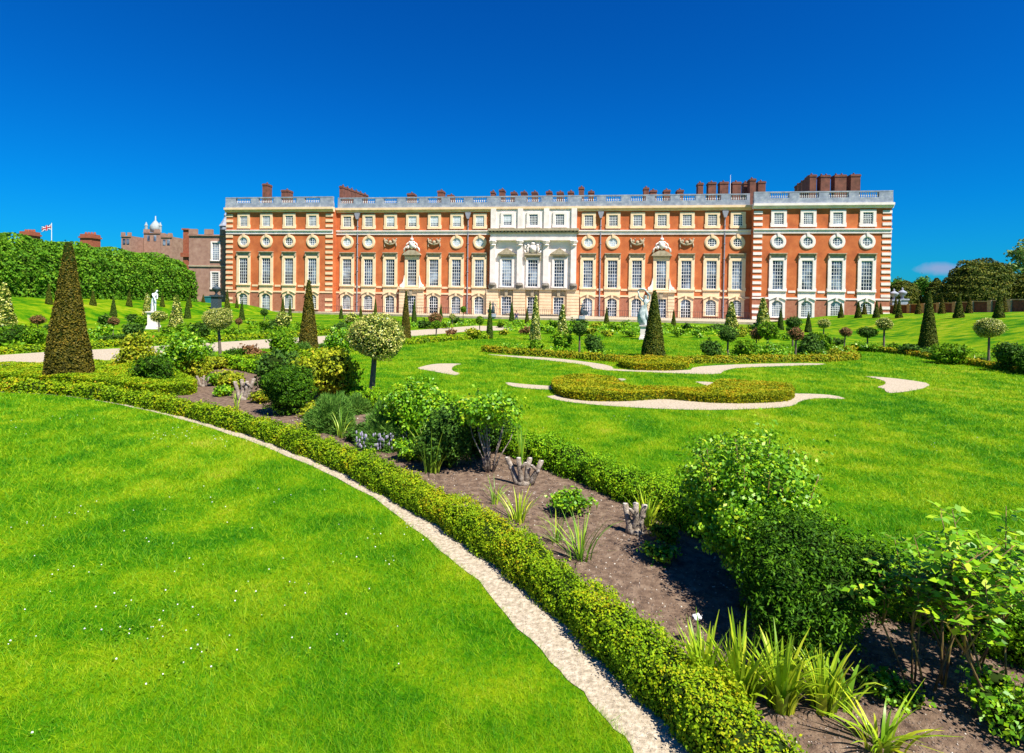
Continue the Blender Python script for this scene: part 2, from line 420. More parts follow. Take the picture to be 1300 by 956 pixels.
def hedge_mesh(name, m, pts, width, height, Lfun, dens=1.4, core='core_light', wob=.06, roundness=.35):
    """clipped hedge following a ground polyline; leaf size grows with distance so far stretches stay light"""
    pts = np.array(pts, float)
    seg = np.linalg.norm(np.diff(pts[:, :2], axis=0), axis=1); S = np.concatenate([[0], np.cumsum(seg)])
    step = .35; ss = np.arange(0, S[-1]+step, step)
    # smooth the polyline
    cx = np.interp(ss, S, pts[:, 0]); cy = np.interp(ss, S, pts[:, 1])
    for _ in range(6):
        cx[1:-1] = (cx[:-2]+cx[2:]+2*cx[1:-1])/4; cy[1:-1] = (cy[:-2]+cy[2:]+2*cy[1:-1])/4
    tx = np.gradient(cx); ty = np.gradient(cy); l = np.hypot(tx, ty); tx /= l; ty /= l
    w2 = width/2; prof = [(-w2, 0), (-w2, height*(1-roundness)), (-w2*(1-roundness), height), (w2*(1-roundness), height), (w2, height*(1-roundness)), (w2, 0)]
    pr = np.array(prof); pl = np.concatenate([[0], np.cumsum(np.linalg.norm(np.diff(pr, axis=0), axis=1))]); per = pl[-1]
    def wobf(s, q): return 1+wob*(np.sin(s*2.1+q*1.3)+np.sin(s*4.7+1+q*3)+np.sin(s*9.3+q*2)+1.6*np.sin(s*17+q*7+2*np.sin(s*5))*np.sin(q*19+s*6+2*np.sin(s*3)))
    P = []; N = []; LL = []
    for i in range(len(ss)-1):
        D = math.hypot(cx[i], cy[i]); L = Lfun(D); k = rng.poisson(step*per/(L*L*.5)*dens)
        s = rng.random(k); q = rng.random(k)*per
        a = np.interp(q, pl, pr[:, 0]); b = np.interp(q, pl, pr[:, 1])
        sc = wobf(ss[i]+s*step, q)*(1-.22*rng.random(k)+.20*rng.random(k)*(rng.random(k) > .90))
        a = a*sc; b = b*sc
        X = cx[i]*(1-s)+cx[i+1]*s; Y = cy[i]*(1-s)+cy[i+1]*s
        nx, ny = -ty[i], tx[i]
        gx = X+nx*a; gy = Y+ny*a
        P.append(np.stack([gx, gy, H(gx, gy)+b], 1))
        na = np.where(np.abs(a) > w2*.8, np.sign(a), a/w2*.4); nz = np.where(b > height*.85, 1.0, .15)
        N.append(np.stack([nx*na, ny*na, nz], 1)); LL.append(np.full(k, L))
    # end caps
    for e, sg in ((0, -1), (len(ss)-1, 1)):
        D = math.hypot(cx[e], cy[e]); L = Lfun(D); k = int(width*height/(L*L*.5)*dens)+4
        a = rng.uniform(-w2, w2, k)*.95; b = rng.uniform(0, height, k)*.98
        gx = cx[e]-ty[e]*a+sg*tx[e]*.03; gy = cy[e]+tx[e]*a+sg*ty[e]*.03
        P.append(np.stack([gx, gy, H(gx, gy)+b], 1)); N.append(np.tile([tx[e]*sg, ty[e]*sg, .2], (k, 1))); LL.append(np.full(k, L))
    P = np.concatenate(P); N = unit(np.concatenate(N)); LL = np.concatenate(LL)
    V, Fq = leaf_quads(P, N, LL, LL*.65, .75, .35)
    cs = np.array(prof)*np.array([.76, .78]); nc = len(cs); cv = []
    for i in range(len(ss)):
        for a, b in cs:
            f = wobf(ss[i], 0)
            X = cx[i]-ty[i]*a*f; Y = cy[i]+tx[i]*a*f; cv.append((X, Y, float(H(X, Y))+b*f))
    fc = [[i*nc+k, (i+1)*nc+k, (i+1)*nc+k+1, i*nc+k+1] for i in range(len(ss)-1) for k in range(nc-1)]
    e = (len(ss)-1)*nc
    capf = np.array([[0, 1, 2, 3], [0, 3, 4, 5], [e+3, e+2, e+1, e], [e+5, e+4, e+3, e]])
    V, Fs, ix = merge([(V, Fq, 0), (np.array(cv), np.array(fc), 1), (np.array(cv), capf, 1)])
    return np_mesh(name, V, Fs, [M[m], M[core]], ix)

def inside(poly, X, Y):
    poly = np.asarray(poly, float); c = np.zeros(len(X), bool); j = len(poly)-1
    for i in range(len(poly)):
        xi, yi = poly[i][:2]; xj, yj = poly[j][:2]
        with np.errstate(divide='ignore', invalid='ignore'):
            t = ((yi > Y) != (yj > Y)) & (X < (xj-xi)*(Y-yi)/(yj-yi+1e-12)+xi)
        c ^= t; j = i
    return c

def smooth_poly(P, it=2):
    P = [Vector(p[:2]) for p in P]
    for _ in range(it):
        Q = []
        for i in range(len(P)):
            a, b = P[i], P[(i+1) % len(P)]; Q += [a*.75+b*.25, a*.25+b*.75]
        P = Q
    return P

def gpoly(px, it=2):
    return smooth_poly([G(*p) for p in px], it)

SHEETS = []          # polygons grass must stay out of
def sheet(name, poly, z, m, holes=None, kind='structure'):
    me = bpy.data.meshes.new(name)
    from mathutils.geometry import tessellate_polygon
    tri = tessellate_polygon([[Vector((p[0], p[1], 0)) for p in poly]])
    me.from_pydata([(p[0], p[1], z) for p in poly], [], [tuple(t) for t in tri]); me.materials.append(M[m]); me.update()
    # make faces look up
    import bmesh
    bm = bmesh.new(); bm.from_mesh(me)
    for f in bm.faces:
        if f.normal.z < 0: f.normal_flip()
    bm.to_mesh(me); bm.free()
    o = link_mesh(name, me); o['kind'] = kind; SHEETS.append([tuple(p[:2]) for p in poly]); return o

def poly_hedge(name, m, poly, height, L, dens=2.6):
    """low clipped planting filling a polygon"""
    poly = [tuple(p[:2]) for p in poly]; A = np.array(poly); x0, y0 = A.min(0); x1, y1 = A.max(0)
    n = int((x1-x0)*(y1-y0)/(L*L*.5)*dens); X = rng.uniform(x0, x1, n); Y = rng.uniform(y0, y1, n); k = inside(poly, X, Y); X = X[k]; Y = Y[k]
    Z = H(X, Y)+height*(1+.10*np.sin(X*3)+.10*np.sin(Y*4+X)-.15*rng.random(len(X)))
    P = [np.stack([X, Y, Z], 1)]; N = [np.tile([0, 0, 1.0], (len(X), 1))]
    cen = A.mean(0)
    for i in range(len(poly)):
        a = A[i]; b = A[(i+1) % len(A)]; l = np.linalg.norm(b-a); k = int(l*height/(L*L*.5)*dens)+1
        t = rng.random(k)[:, None]; p = a+(b-a)*t; nn = np.array([(b-a)[1], -(b-a)[0]])/max(l, 1e-6)
        P.append(np.concatenate([p+nn*rng.normal(size=(k, 1))*.02, (rng.random(k)*height)[:, None]], 1)); N.append(np.tile([nn[0], nn[1], .3], (k, 1)))
    P = np.concatenate(P); N = unit(np.concatenate(N)); V, Fq = leaf_quads(P, N, L, L*.7, .75, .4)
    from mathutils.geometry import tessellate_polygon
    tri = np.array([list(t) for t in tessellate_polygon([[Vector((p[0], p[1], 0)) for p in poly]])])
    q = cen+(A-cen)*.985; kk = len(A)
    cv = np.concatenate([np.column_stack([q, np.full(kk, height*.74)]), np.column_stack([q, np.zeros(kk)])])
    side = np.array([[i, (i+1) % kk, kk+(i+1) % kk, kk+i] for i in range(kk)])
    V, Fs, ix = merge([(V, Fq, 0), (cv, tri, 1), (cv, side, 1)])
    me = np_mesh(name, V, Fs, [M[m], M['core_light']], ix)
    o = link_mesh(name, me); SHEETS.append(poly); return o

# ================================================================== CAMERA, SKY, SUN
cam = bpy.data.cameras.new('camera'); co = bpy.data.objects.new('camera', cam); col.objects.link(co)
mw = Matrix.Identity(4)
for i in range(3):
    mw[i][0] = rt[i]; mw[i][1] = up[i]; mw[i][2] = -fw[i]; mw[i][3] = EYEP[i]
co.matrix_world = mw
cam.sensor_width = 36; cam.lens = F*36/1300; cam.shift_y = -(478-PYC)/1300; cam.clip_end = 6000; cam.clip_start = .05
scene.camera = co
SUN_AZ = R(42); SUN_EL = R(57)      # azimuth measured from behind the camera towards the right
sd = Vector((math.sin(SUN_AZ)*math.cos(SUN_EL), -math.cos(SUN_AZ)*math.cos(SUN_EL), math.sin(SUN_EL)))
sl = bpy.data.lights.new('sun', 'SUN'); so = bpy.data.objects.new('sun', sl); col.objects.link(so)
sl.energy = 5.0; sl.angle = R(.5); sl.color = (1, .955, .88)
so.rotation_euler = (-sd).to_track_quat('-Z', 'Y').to_euler()
w = bpy.data.worlds.new('World'); scene.world = w; w.use_nodes = True
nt = w.node_tree; nt.nodes.clear()
sky = nt.nodes.new('ShaderNodeTexSky'); sky.sky_type = 'NISHITA'; sky.sun_disc = False
sky.sun_elevation = SUN_EL; sky.sun_rotation = math.atan2(sd.x, sd.y)
sky.air_density = 1.0; sky.dust_density = .3; sky.ozone_density = 3.0
tc = nt.nodes.new('ShaderNodeTexCoord'); sp = nt.nodes.new('ShaderNodeSeparateXYZ'); nt.links.new(tc.outputs['Generated'], sp.inputs[0])
rp = ramp(nt, [(0, (.03, .52, .90)), (.06, (.015, .50, .93)), (.15, (.006, .48, 1.0)), (.30, (.005, .42, 1.02)), (.55, (.005, .35, .98))])
nt.links.new(sp.outputs['Z'], rp.inputs['Fac'])
mu = nt.nodes.new('ShaderNodeMix'); mu.data_type = 'RGBA'; mu.blend_type = 'MULTIPLY'; mu.inputs[0].default_value = 1
nt.links.new(sky.outputs[0], mu.inputs[6]); nt.links.new(rp.outputs[0], mu.inputs[7])
bg = nt.nodes.new('ShaderNodeBackground'); bg.inputs['Strength'].default_value = .070
# one wisp of cloud low in the sky beside the clipped yews
cd = ray(1196, 341); cd = cd/np.linalg.norm(cd)
vs = nt.nodes.new('ShaderNodeVectorMath'); vs.operation = 'SUBTRACT'; vs.inputs[1].default_value = tuple(cd); nt.links.new(tc.outputs['Generated'], vs.inputs[0])
vm = nt.nodes.new('ShaderNodeVectorMath'); vm.operation = 'MULTIPLY'; vm.inputs[1].default_value = (28, 28, 95); nt.links.new(vs.outputs[0], vm.inputs[0])
vl = nt.nodes.new('ShaderNodeVectorMath'); vl.operation = 'LENGTH'; nt.links.new(vm.outputs[0], vl.inputs[0])
cn = nt.nodes.new('ShaderNodeTexNoise'); cn.inputs['Scale'].default_value = 60; cn.inputs['Detail'].default_value = 6; nt.links.new(tc.outputs['Generated'], cn.inputs['Vector'])
ad = nt.nodes.new('ShaderNodeMath'); ad.operation = 'ADD'; nt.links.new(vl.outputs['Value'], ad.inputs[0]); nt.links.new(cn.outputs['Fac'], ad.inputs[1])
mr = nt.nodes.new('ShaderNodeMapRange'); mr.inputs[1].default_value = 1.5; mr.inputs[2].default_value = .8; nt.links.new(ad.outputs[0], mr.inputs[0])
mc = nt.nodes.new('ShaderNodeMix'); mc.data_type = 'RGBA'; mc.inputs[7].default_value = (3.2, 3.2, 5.2, 1)
m3 = nt.nodes.new('ShaderNodeMath'); m3.operation = 'MULTIPLY'; m3.inputs[1].default_value = .6; nt.links.new(mr.outputs[0], m3.inputs[0])
nt.links.new(m3.outputs[0], mc.inputs[0]); nt.links.new(mu.outputs[2], mc.inputs[6]); nt.links.new(mc.outputs[2], bg.inputs['Color'])
wo = nt.nodes.new('ShaderNodeOutputWorld'); nt.links.new(bg.outputs[0], wo.inputs[0])
vs_ = scene.view_settings; vs_.view_transform = 'Standard'; vs_.look = 'None'; vs_.gamma = 1; vs_.exposure = 0.88; vs_.use_curve_mapping = False
scene.render.engine = 'CYCLES'
scene.cycles.max_bounces = 5; scene.cycles.diffuse_bounces = 3; scene.cycles.glossy_bounces = 2; scene.cycles.transmission_bounces = 3

# ================================================================== GROUND
gx = np.concatenate([[-3000, -1200, -500, -250, -150], np.arange(-100, 101, 1.0), [150, 250, 500, 1200, 3000]])
gy = np.concatenate([[-1500, -300, -60, -20], np.arange(-5, 131, 1.0), [160, 250, 500, 1200, 4000]])
GX, GY = np.meshgrid(gx, gy, indexing='ij'); GZ = H(GX, GY)
V = np.stack([GX, GY, GZ], 2).reshape(-1, 3); nY = len(gy)
I, J = np.meshgrid(np.arange(len(gx)-1), np.arange(nY-1), indexing='ij')
Fq = np.stack([I*nY+J, (I+1)*nY+J, (I+1)*nY+J+1, I*nY+J+1], 2).reshape(-1, 4)
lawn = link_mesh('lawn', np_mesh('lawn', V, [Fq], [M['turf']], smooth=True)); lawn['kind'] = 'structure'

def strip(name, left, right, z, m):
    poly = [G(*p) for p in left]+[G(*p) for p in reversed(right)]
    return sheet(name, [p[:2] for p in poly], z, m)

# gravel paths: main walk, the little edge strip, the scrolls cut in the lawn
path_main = sheet('gravel_path', [(-60, -8)]+[tuple(G(*p)[:2]) for p in
      [(0, 471), (75, 466), (150, 461.5), (266, 447), (340, 442.5), (440, 434), (535, 426), (598, 420.5), (650, 419)]] +
      [tuple(G(*p)[:2]) for p in [(650, 414.5), (603, 413.6), (523, 419.6), (430, 425.5), (338, 431), (150, 442.5), (75, 446), (0, 451)]]+[(-60, 6)], .008, 'gravel')
H1 = [(0, 498), (50, 500), (92, 504), (140, 511), (192, 521), (240, 532), (285, 545), (338, 562), (400, 587), (461, 616), (520, 652), (578, 686), (634, 722), (692, 782), (750, 835), (785, 867), (835, 915), (872, 956)]
h1 = [G(*p) for p in H1]
# offset helper on ground polylines
def offset(pts, d):
    P = [Vector(p[:2]) for p in pts]; out = []
    for i, p in enumerate(P):
        t = (P[min(i+1, len(P)-1)]-P[max(i-1, 0)]).normalized(); out.append(p+Vector((-t.y, t.x))*d)
    return out
def extend(pts, d0, d1):
    P = [Vector(p[:2]) for p in pts]
    return [P[0]-(P[1]-P[0]).normalized()*d0]+P+[P[-1]+(P[-1]-P[-2]).normalized()*d1]
h1 = extend(h1, 6, 2.2)
for _ in range(2):
    q_ = [h1[0]]
    for a_, b_ in zip(h1[:-1], h1[1:]): q_ += [a_*.75+b_*.25, a_*.25+b_*.75]
    h1 = q_+[h1[-1]]
edge_in = offset(h1, .35); edge_out = []
for i_, p_ in enumerate(h1):
    edge_out.append(offset(h1, -.012*math.sin(i_*2.3)-.012*math.sin(i_*5.1)-float(np.interp(math.hypot(*p_[:2]), [4, 5.5, 6.8, 7.6, 8.6, 12, 15, 18, 20], [.32, .33, .31, .20, .13, .17, .13, .05, .005])))[i_])
nfar = len(h1)
edge_o2 = []
for i, (p, b) in enumerate(zip(edge_out, h1)):
    edge_o2.append(p)
sheet('gravel_edging', edge_o2+edge_in[::-1], .008, 'gravel')
h1c = offset(h1, .24)                                   # centre line of the near hedge
H2 = [(-150, 500), (0, 480), (150, 473), (284, 467), (340, 478), (400, 497), (470, 522), (550, 548), (630, 573), (706, 600), (787, 637), (840, 662), (930, 700), (1010, 735), (1130, 782), (1300, 852)]
h2 = [G(*p) for p in H2[3:]]; h2 = extend(h2, .5, 2.5)
soil_px_far = [G(*p) for p in H2[3:]]
bed = [p[:2] for p in h1[1:]]; bedpoly = [Vector(p) for p in offset(h1, .3)[int(len(h1)*.22):]]+[Vector(p) for p in offset(h2, .3)][::-1]
sheet('soil_bed', [tuple(p) for p in bedpoly], .012, 'soil')

S = {}
S[0] = [(527.7, 468), (538.7, 464.6), (552, 462), (570, 461.6), (588, 462), (578, 464), (572.6, 468), (576, 472), (585, 474), (579, 477), (567, 475), (544, 470.5)]
S[1] = [(640, 485), (665, 488), (700, 490.3), (720, 492), (715, 496), (698, 495), (670, 493.5), (646, 490)]
S[2] = [(612, 449.5), (640, 451), (700, 454.5), (741, 459), (775, 464), (781, 470), (876, 471), (880, 466), (920, 463.3), (978, 461.6), (1040, 461.2), (1052, 463), (1000, 464.7), (935, 467), (920, 470.5), (913, 475.6), (870, 474.6), (800, 471.8), (757, 469.5), (745, 463.5), (700, 458), (660, 454.5)]
S[3] = [(690, 502), (705, 508), (740, 513), (800, 517.5), (860, 520.3), (915, 521), (985, 518.4), (1008, 515.4), (1016, 509), (1040, 505), (1078, 507.5), (1060, 502), (1030, 500), (1008, 500), (995, 496), (960, 500), (900, 500), (830, 500), (760, 500)]
S[4] = [(1094, 477.6), (1115, 478.5), (1150, 482), (1184.6, 487.6), (1168, 495), (1138.5, 499), (1126, 499), (1122, 493.5), (1112, 491.5), (1123, 489), (1125, 485), (1115, 481)]
S[5] = [(776, 480.5), (797, 481), (790, 484.5), (778, 484.5)]
S[6] = [(880, 484.5), (900, 485), (916, 487), (914, 493), (902, 491), (892, 488)]
for k, pl in S.items(): sheet('gravel_scroll', [tuple(p) for p in gpoly(pl, 1)], .009, 'gravel')
# paved forecourt with stone kerb
PH = math.atan(.1354); Z0 = 90.0; UC = 3.26
def pal(x, y, z=0):
    """palace-local point to world (x along the front, y into the building)"""
    u = UC+x; return Vector((u*math.cos(PH)+y*math.sin(PH), Z0-u*math.sin(PH)+y*math.cos(PH), z))
kl = [(-31, 89.2), (-24, 87), (-6, 80.6), (7, 77.3), (31, 72.8)]
court = kl+[tuple(pal(36, -4)[:2]), tuple(pal(36, 1)[:2]), tuple(pal(-36, 1)[:2])]
sheet('forecourt', court, .25, 'gravel')
kb = MB()
for a, b in zip(kl[:-1], kl[1:]):
    a = Vector(a); b = Vector(b); t = (b-a).normalized(); n = Vector((-t.y, t.x))*.35
    c = [a, b, b+n, a+n]; base = len(kb.v)
    kb.v += [(p.x, p.y, -.05) for p in c]+[(p.x, p.y, .29) for p in c]
    kb.f += [(base+4, base+5, base+6, base+7), (base, base+1, base+5, base+4), (base+1, base+2, base+6, base+5), (base+2, base+3, base+7, base+6), (base+3, base, base+4, base+7)]
kb.build('kerb', M['tan_stone'])['kind'] = 'structure'

# ================================================================== PALACE
pr = empty('palace', pal(0, 0), -PH)
tag(pr, 'long red brick and pale stone baroque palace with stone centre and balustraded roofline', 'palace')
XM, XW, PW = 32.7, 51.55, 1.3; TOP = 17.4
for x0, x1 in ((-XM, -4.12*1.5-.2), (4.12*1.5+.2, XM)): MB().box(x0, x1, 0, 20, 0, TOP-.4).build('wall', M['brick'], pr)
for x0, x1 in ((-XW, -XM), (XM, XW)): MB().box(x0, x1, -PW, 20, 0, TOP-.4).build('wing_wall', M['brick'], pr)
b = MB()
for sg in (-1, 1):   # paler weathered brick of the ground storey, 3 mm proud
    x0, x1 = sorted((sg*(XM-.02), sg*6.5)); b.box(x0, x1, -.012, .5, .02, 3.33)
    x0, x1 = sorted((sg*(XM+.02), sg*(XW-.02))); b.box(x0, x1, -PW-.012, -PW+.5, .02, 3.33)
b.build('lower_wall', M['brick_pale'], pr)
CX = 6.75
b = MB(); b.box(-CX, CX, -.35, 20, 4.5, TOP-.4); b.build('centre_wall', M['white_stone'], pr)
b = MB(); b.box(-CX, CX, -.35, 20, 0, 4.3)
for k in (-6.35, -2.06, 2.06, 6.35):
    for i in range(9): b.box(k-.95, k+.95, -.72, -.30, .1+i*.47, .1+i*.47+.42)
b.build('rusticated_base', M['cream'], pr)
b = MB(); b.box(-XW+.5, XW-.5, .6, 19.5, TOP-.5, TOP+.15); b.build('roof', M['lead'], pr)

def rng_boxes(b, x0, x1, yf, rows):
    for (p, z0, z1) in rows: b.box(x0, x1, yf-p, yf+.3, z0, z1)
# cornices, string courses
for nm, x0, x1, yf, pm in (('cornice', -XM+.02, XM-.02, 0, 'cream'), ('wing_cornice', -XW, -XM, -PW, 'cream'), ('wing_cornice', XM, XW, -PW, 'white_stone')):
    b = MB(); e = 0 if nm == 'cornice' else .25
    rng_boxes(b, x0-e*.6, x1+e*.6, yf, [(.18, 16.60, 16.82), (.34, 16.82, 17.0), (.52, 17.0, 17.34)])
    n = int((x1-x0)/.55)
    for i in range(n): b.box(x0+(i+.2)*(x1-x0)/n, x0+(i+.75)*(x1-x0)/n, yf-.40, yf-.1, 16.85, 17.01)
    b.build(nm, M[pm], pr)
    b = MB()
    segs = [(x0, x1)] if nm != 'cornice' else [(x0, -CX-.02), (CX+.02, x1)]
    for a, c in segs:
        rng_boxes(b, a, c, yf, [(.14, 12.98, 13.12), (.10, 13.12, 13.5), (.28, 13.5, 13.68)])
    b.build('string_course', M['white_stone'], pr)
    b = MB()
    for a, c in segs: b.box(a, c, yf-.10, yf+.2, 3.36, 3.62)
    b.build('lower_string_course', M[pm], pr)
    b = MB()
    for a, c in segs: b.box(a, c, yf-.14, yf+.2, -.05, .32)
    b.build('plinth', M['tan_stone'], pr)
# parapet and balustrade
def parapet(x0, x1, yf, centres, halfw):
    b = MB(); b.box(x0, x1, yf-.30, yf+.35, 17.36, 18.12); b.box(x0, x1, yf-.26, yf+.20, 18.90, 19.07)
    xs = sorted(centres); edges = [x0]
    for c in xs: edges += [c-halfw, c+halfw]
    edges.append(x1)
    for i in range(0, len(edges), 2): b.box(edges[i]+.001, edges[i+1]-.001, yf-.24, yf+.16, 18.12, 18.90)
    b.build('parapet', M['grey_stone'], pr)
    for c in xs:
        b = MB(); n = int(halfw*2/.30)
        for i in range(n):
            x = c-halfw+(i+.5)*halfw*2/n
            b.lathe(x, yf-.03, [(.06, 18.12), (.045, 18.2), (.10, 18.38), (.05, 18.62), (.045, 18.8), (.06, 18.9)], 5, False)
        b.build('balustrade', M['white_stone'], pr)
OFFM = [8.6, 12.35, 16.05, 19.7, 23.4, 27.1, 30.8]; OFFW = [36.2, 40.27, 44.3, 48.35]
parapet(-XM+.3, XM-.3, 0, [o*s for o in OFFM for s in (-1, 1)]+[-4.12, 0, 4.12], 1.15)
parapet(-XW, -XM+.05, -PW, [-o for o in OFFW], 1.35); parapet(XM-.05, XW, -PW, OFFW, 1.35)
# quoins
def quoin(xc, yf, m, side):
    b = MB(); z = .35; i = 0
    while z < 16.4:
        if 12.85 < z+.2 < 13.75 or 3.1 < z+.2 < 3.7:
            if b.f: b.build('quoins', m, pr)
            b = MB()
        else:
            w2 = .62 if i % 2 == 0 else .62
            b.box(xc-w2, xc+w2, yf-.09, yf+.3 if side == 0 else yf+.62, z, z+.42)
        z += .86; i += 1
    b.build('quoins', m, pr)
quoin(-XW+.60, -PW, M['cream'], 0); quoin(-XM-.63, -PW, M['cream'], 0); quoin(XM+.63, -PW, M['white_stone'], 0); quoin(XW-.60, -PW, M['white_stone'], 0)

# windows: shared meshes. origin at the centre-bottom of the glass, wall plane y=0
def window_kit(name, w, h, cols, rows, sw, st, sb, stone, arch=False, sill=True, blind=0.0):
    """returns dict of meshes: surround, sash, pane"""
    b = MB(); p = .17
    hw = w/2
    if not arch:
        b.box(-hw-sw, -hw, -p, .1, -sb, h+st); b.box(hw, hw+sw, -p, .1, -sb, h+st)
        b.box(-hw, hw, -p, .1, h, h+st); b.box(-hw, hw, -p, .1, -sb, 0)
        b.box(-hw-sw-.09, -hw-sw+.03, -p+.02, .1, -sb, h*.0+.25); b.box(hw+sw-.03, hw+sw+.09, -p+.02, .1, -sb, .25)
        if sill: b.box(-hw-sw-.06, hw+sw+.06, -p-.10, .1, -sb-.12, -sb-.001)
    else:
        n = 8; rise = w*.30
        top = [(-hw+w*i/n, h-rise+rise*math.sin(math.pi*i/n)**.8) for i in range(n+1)]
        b.box(-hw-sw, -hw, -p, .1, -sb, h-rise); b.box(hw, hw+sw, -p, .1, -sb, h-rise); b.box(-hw, hw, -p, .1, -sb, 0)
        H2_ = h+st
        for i in range(n):
            (x0, z0), (x1, z1) = top[i], top[i+1]
            b.prism([(x0, z0), (x1, z1), (x1, H2_), (x0, H2_)], -p, .1)
        b.box(-hw-sw, -hw, -p, .1, h-rise, H2_); b.box(hw, hw+sw, -p, .1, h-rise, H2_)
        out = [(-hw-sw*1.25+(w+2.5*sw)*i/n, H2_-.12+.42*math.sin(math.pi*i/n)) for i in range(n+1)]
        for i in range(n):
            (x0, z0), (x1, z1) = out[i], out[i+1]
            b.prism([(x0, z0-.13), (x1, z1-.13), (x1, z1), (x0, z0)], -p-.14, .05)
        b.box(-.16, .16, -p-.2, 0, h+.02, H2_+.33)
    sur = b.mesh('surround', stone)
    b = MB(); t = .026; f = .08; y0, y1 = -.055, -.028
    b.box(-hw, -hw+f, y0, y1, 0, h if not arch else h*.9); b.box(hw-f, hw, y0, y1, 0, h if not arch else h*.9); b.box(-hw+f, hw-f, y0, y1, 0, f); b.box(-hw+f, hw-f, y0, y1, h-f, h)
    for i in range(1, cols):
        x = -hw+f+(w-2*f)*i/cols; tt = t*1.9 if (arch and cols == 4 and i == 2) else t; b.box(x-tt, x+tt, y0+.004, y1, f, h-f)
    for j in range(1, rows):
        z = f+(h-2*f)*j/rows; tt = t*1.5 if j == rows//2 else t; b.box(-hw+f, hw-f, y0+.008, y1+.004, z-tt, z+tt)
    sash = b.mesh('sash', M['white_paint'])
    b = MB(); b.box(-hw, hw, -.02, .02, 0, h); pane = b.mesh('pane', M['glass'])
    bl = None
    if blind: b = MB(); b.box(-hw+.05, hw-.05, -.026, -.021, h*(1-blind), h-.05); bl = b.mesh('blind', M['blind'])
    return dict(surround=sur, sash=sash, pane=pane, blind=bl)
def place_window(k, x, yf, z, parent=pr, name='window'):
    o = link_mesh(name, k['surround'], parent); o.location = (x, yf, z)
    link_mesh('sash', k['sash'], o); link_mesh('pane', k['pane'], o)
    if k['blind']: link_mesh('blind', k['blind'], o)
    return o
def round_kit(stone, blind):
    b = MB(); b.ring(0, 0, .68, .98, -.16, .05, 24); b.ring(0, 0, .98, 1.10, -.09, .05, 24)
    b.prism([(-.12, .7), (.12, .7), (.2, 1.25), (-.2, 1.25)], -.26, .0); sur = b.mesh('surround', stone)
    b = MB(); b.ring(0, 0, .6, .70, -.055, -.02, 20)
    for i in (-.34, 0, .34):
        l = math.sqrt(.66**2-i*i); b.box(i-.032, i+.032, -.05, -.025, -l, l); b.box(-l, l, -.046, -.022, i-.032, i+.032)
    sash = b.mesh('sash', M['white_paint'])
    b = MB(); b.prism([(.68*math.cos(2*math.pi*i/20), .68*math.sin(2*math.pi*i/20)) for i in range(20)], -.018, .02)
    pane = b.mesh('pane', M['blind'] if blind else M['glass'])
    return dict(surround=sur, sash=sash, pane=pane, blind=None)
KC, KW = M['cream'], M['white_stone']
K = {}
for tagk, st in (('c', KC), ('w', KW)):
    K['attic'+tagk] = window_kit('attic', 1.36, 1.72, 5, 6, .40, .36, .26, st)
    K['atticb'+tagk] = window_kit('attic', 1.36, 1.72, 5, 6, .40, .36, .26, st, blind=.62)
    K['main'+tagk] = window_kit('main', 1.50, 4.30, 4, 8, .46, .40, .10, st)
    K['low'+tagk] = window_kit('low', 1.50, 2.42, 6, 7, .36, .26, .12, st, arch=True)
    K['french'+tagk] = window_kit('french', 1.50, 2.86, 4, 6, .36, .26, .12, st, arch=True)
    K['round'+tagk] = round_kit(st, False)
K['roundbc'] = round_kit(KC, True)
K['door'] = window_kit('door', 1.6, 2.9, 4, 6, .12, .12, .05, KC, sill=False)
K['centre'] = window_kit('centre', 1.6, 4.3, 4, 8, .30, .25, .12, KW, sill=False)
hood = {}
for tagk in 'cw':
    b = MB(); b.box(-1.25, 1.25, -.42, .1, 9.98, 10.10); b.box(-1.15, 1.15, -.26, .1, 9.86, 9.98); b.box(-1.0, 1.0, -.12, .1, 9.42, 9.86)
    for s in (-1, 1): b.box(s*1.12-.1, s*1.12+.1, -.3, .05, 9.35, 9.86)
    hood[tagk] = b.mesh('hood', M['tan_stone'])
    b = MB(); b.box(-1.22, 1.22, -.10, .1, 3.63, 4.42); b.box(-1.28, 1.28, -.2, .1, 4.42, 4.52)
    hood['apron'+tagk] = b.mesh('apron', K and (KC if tagk == 'c' else KW))
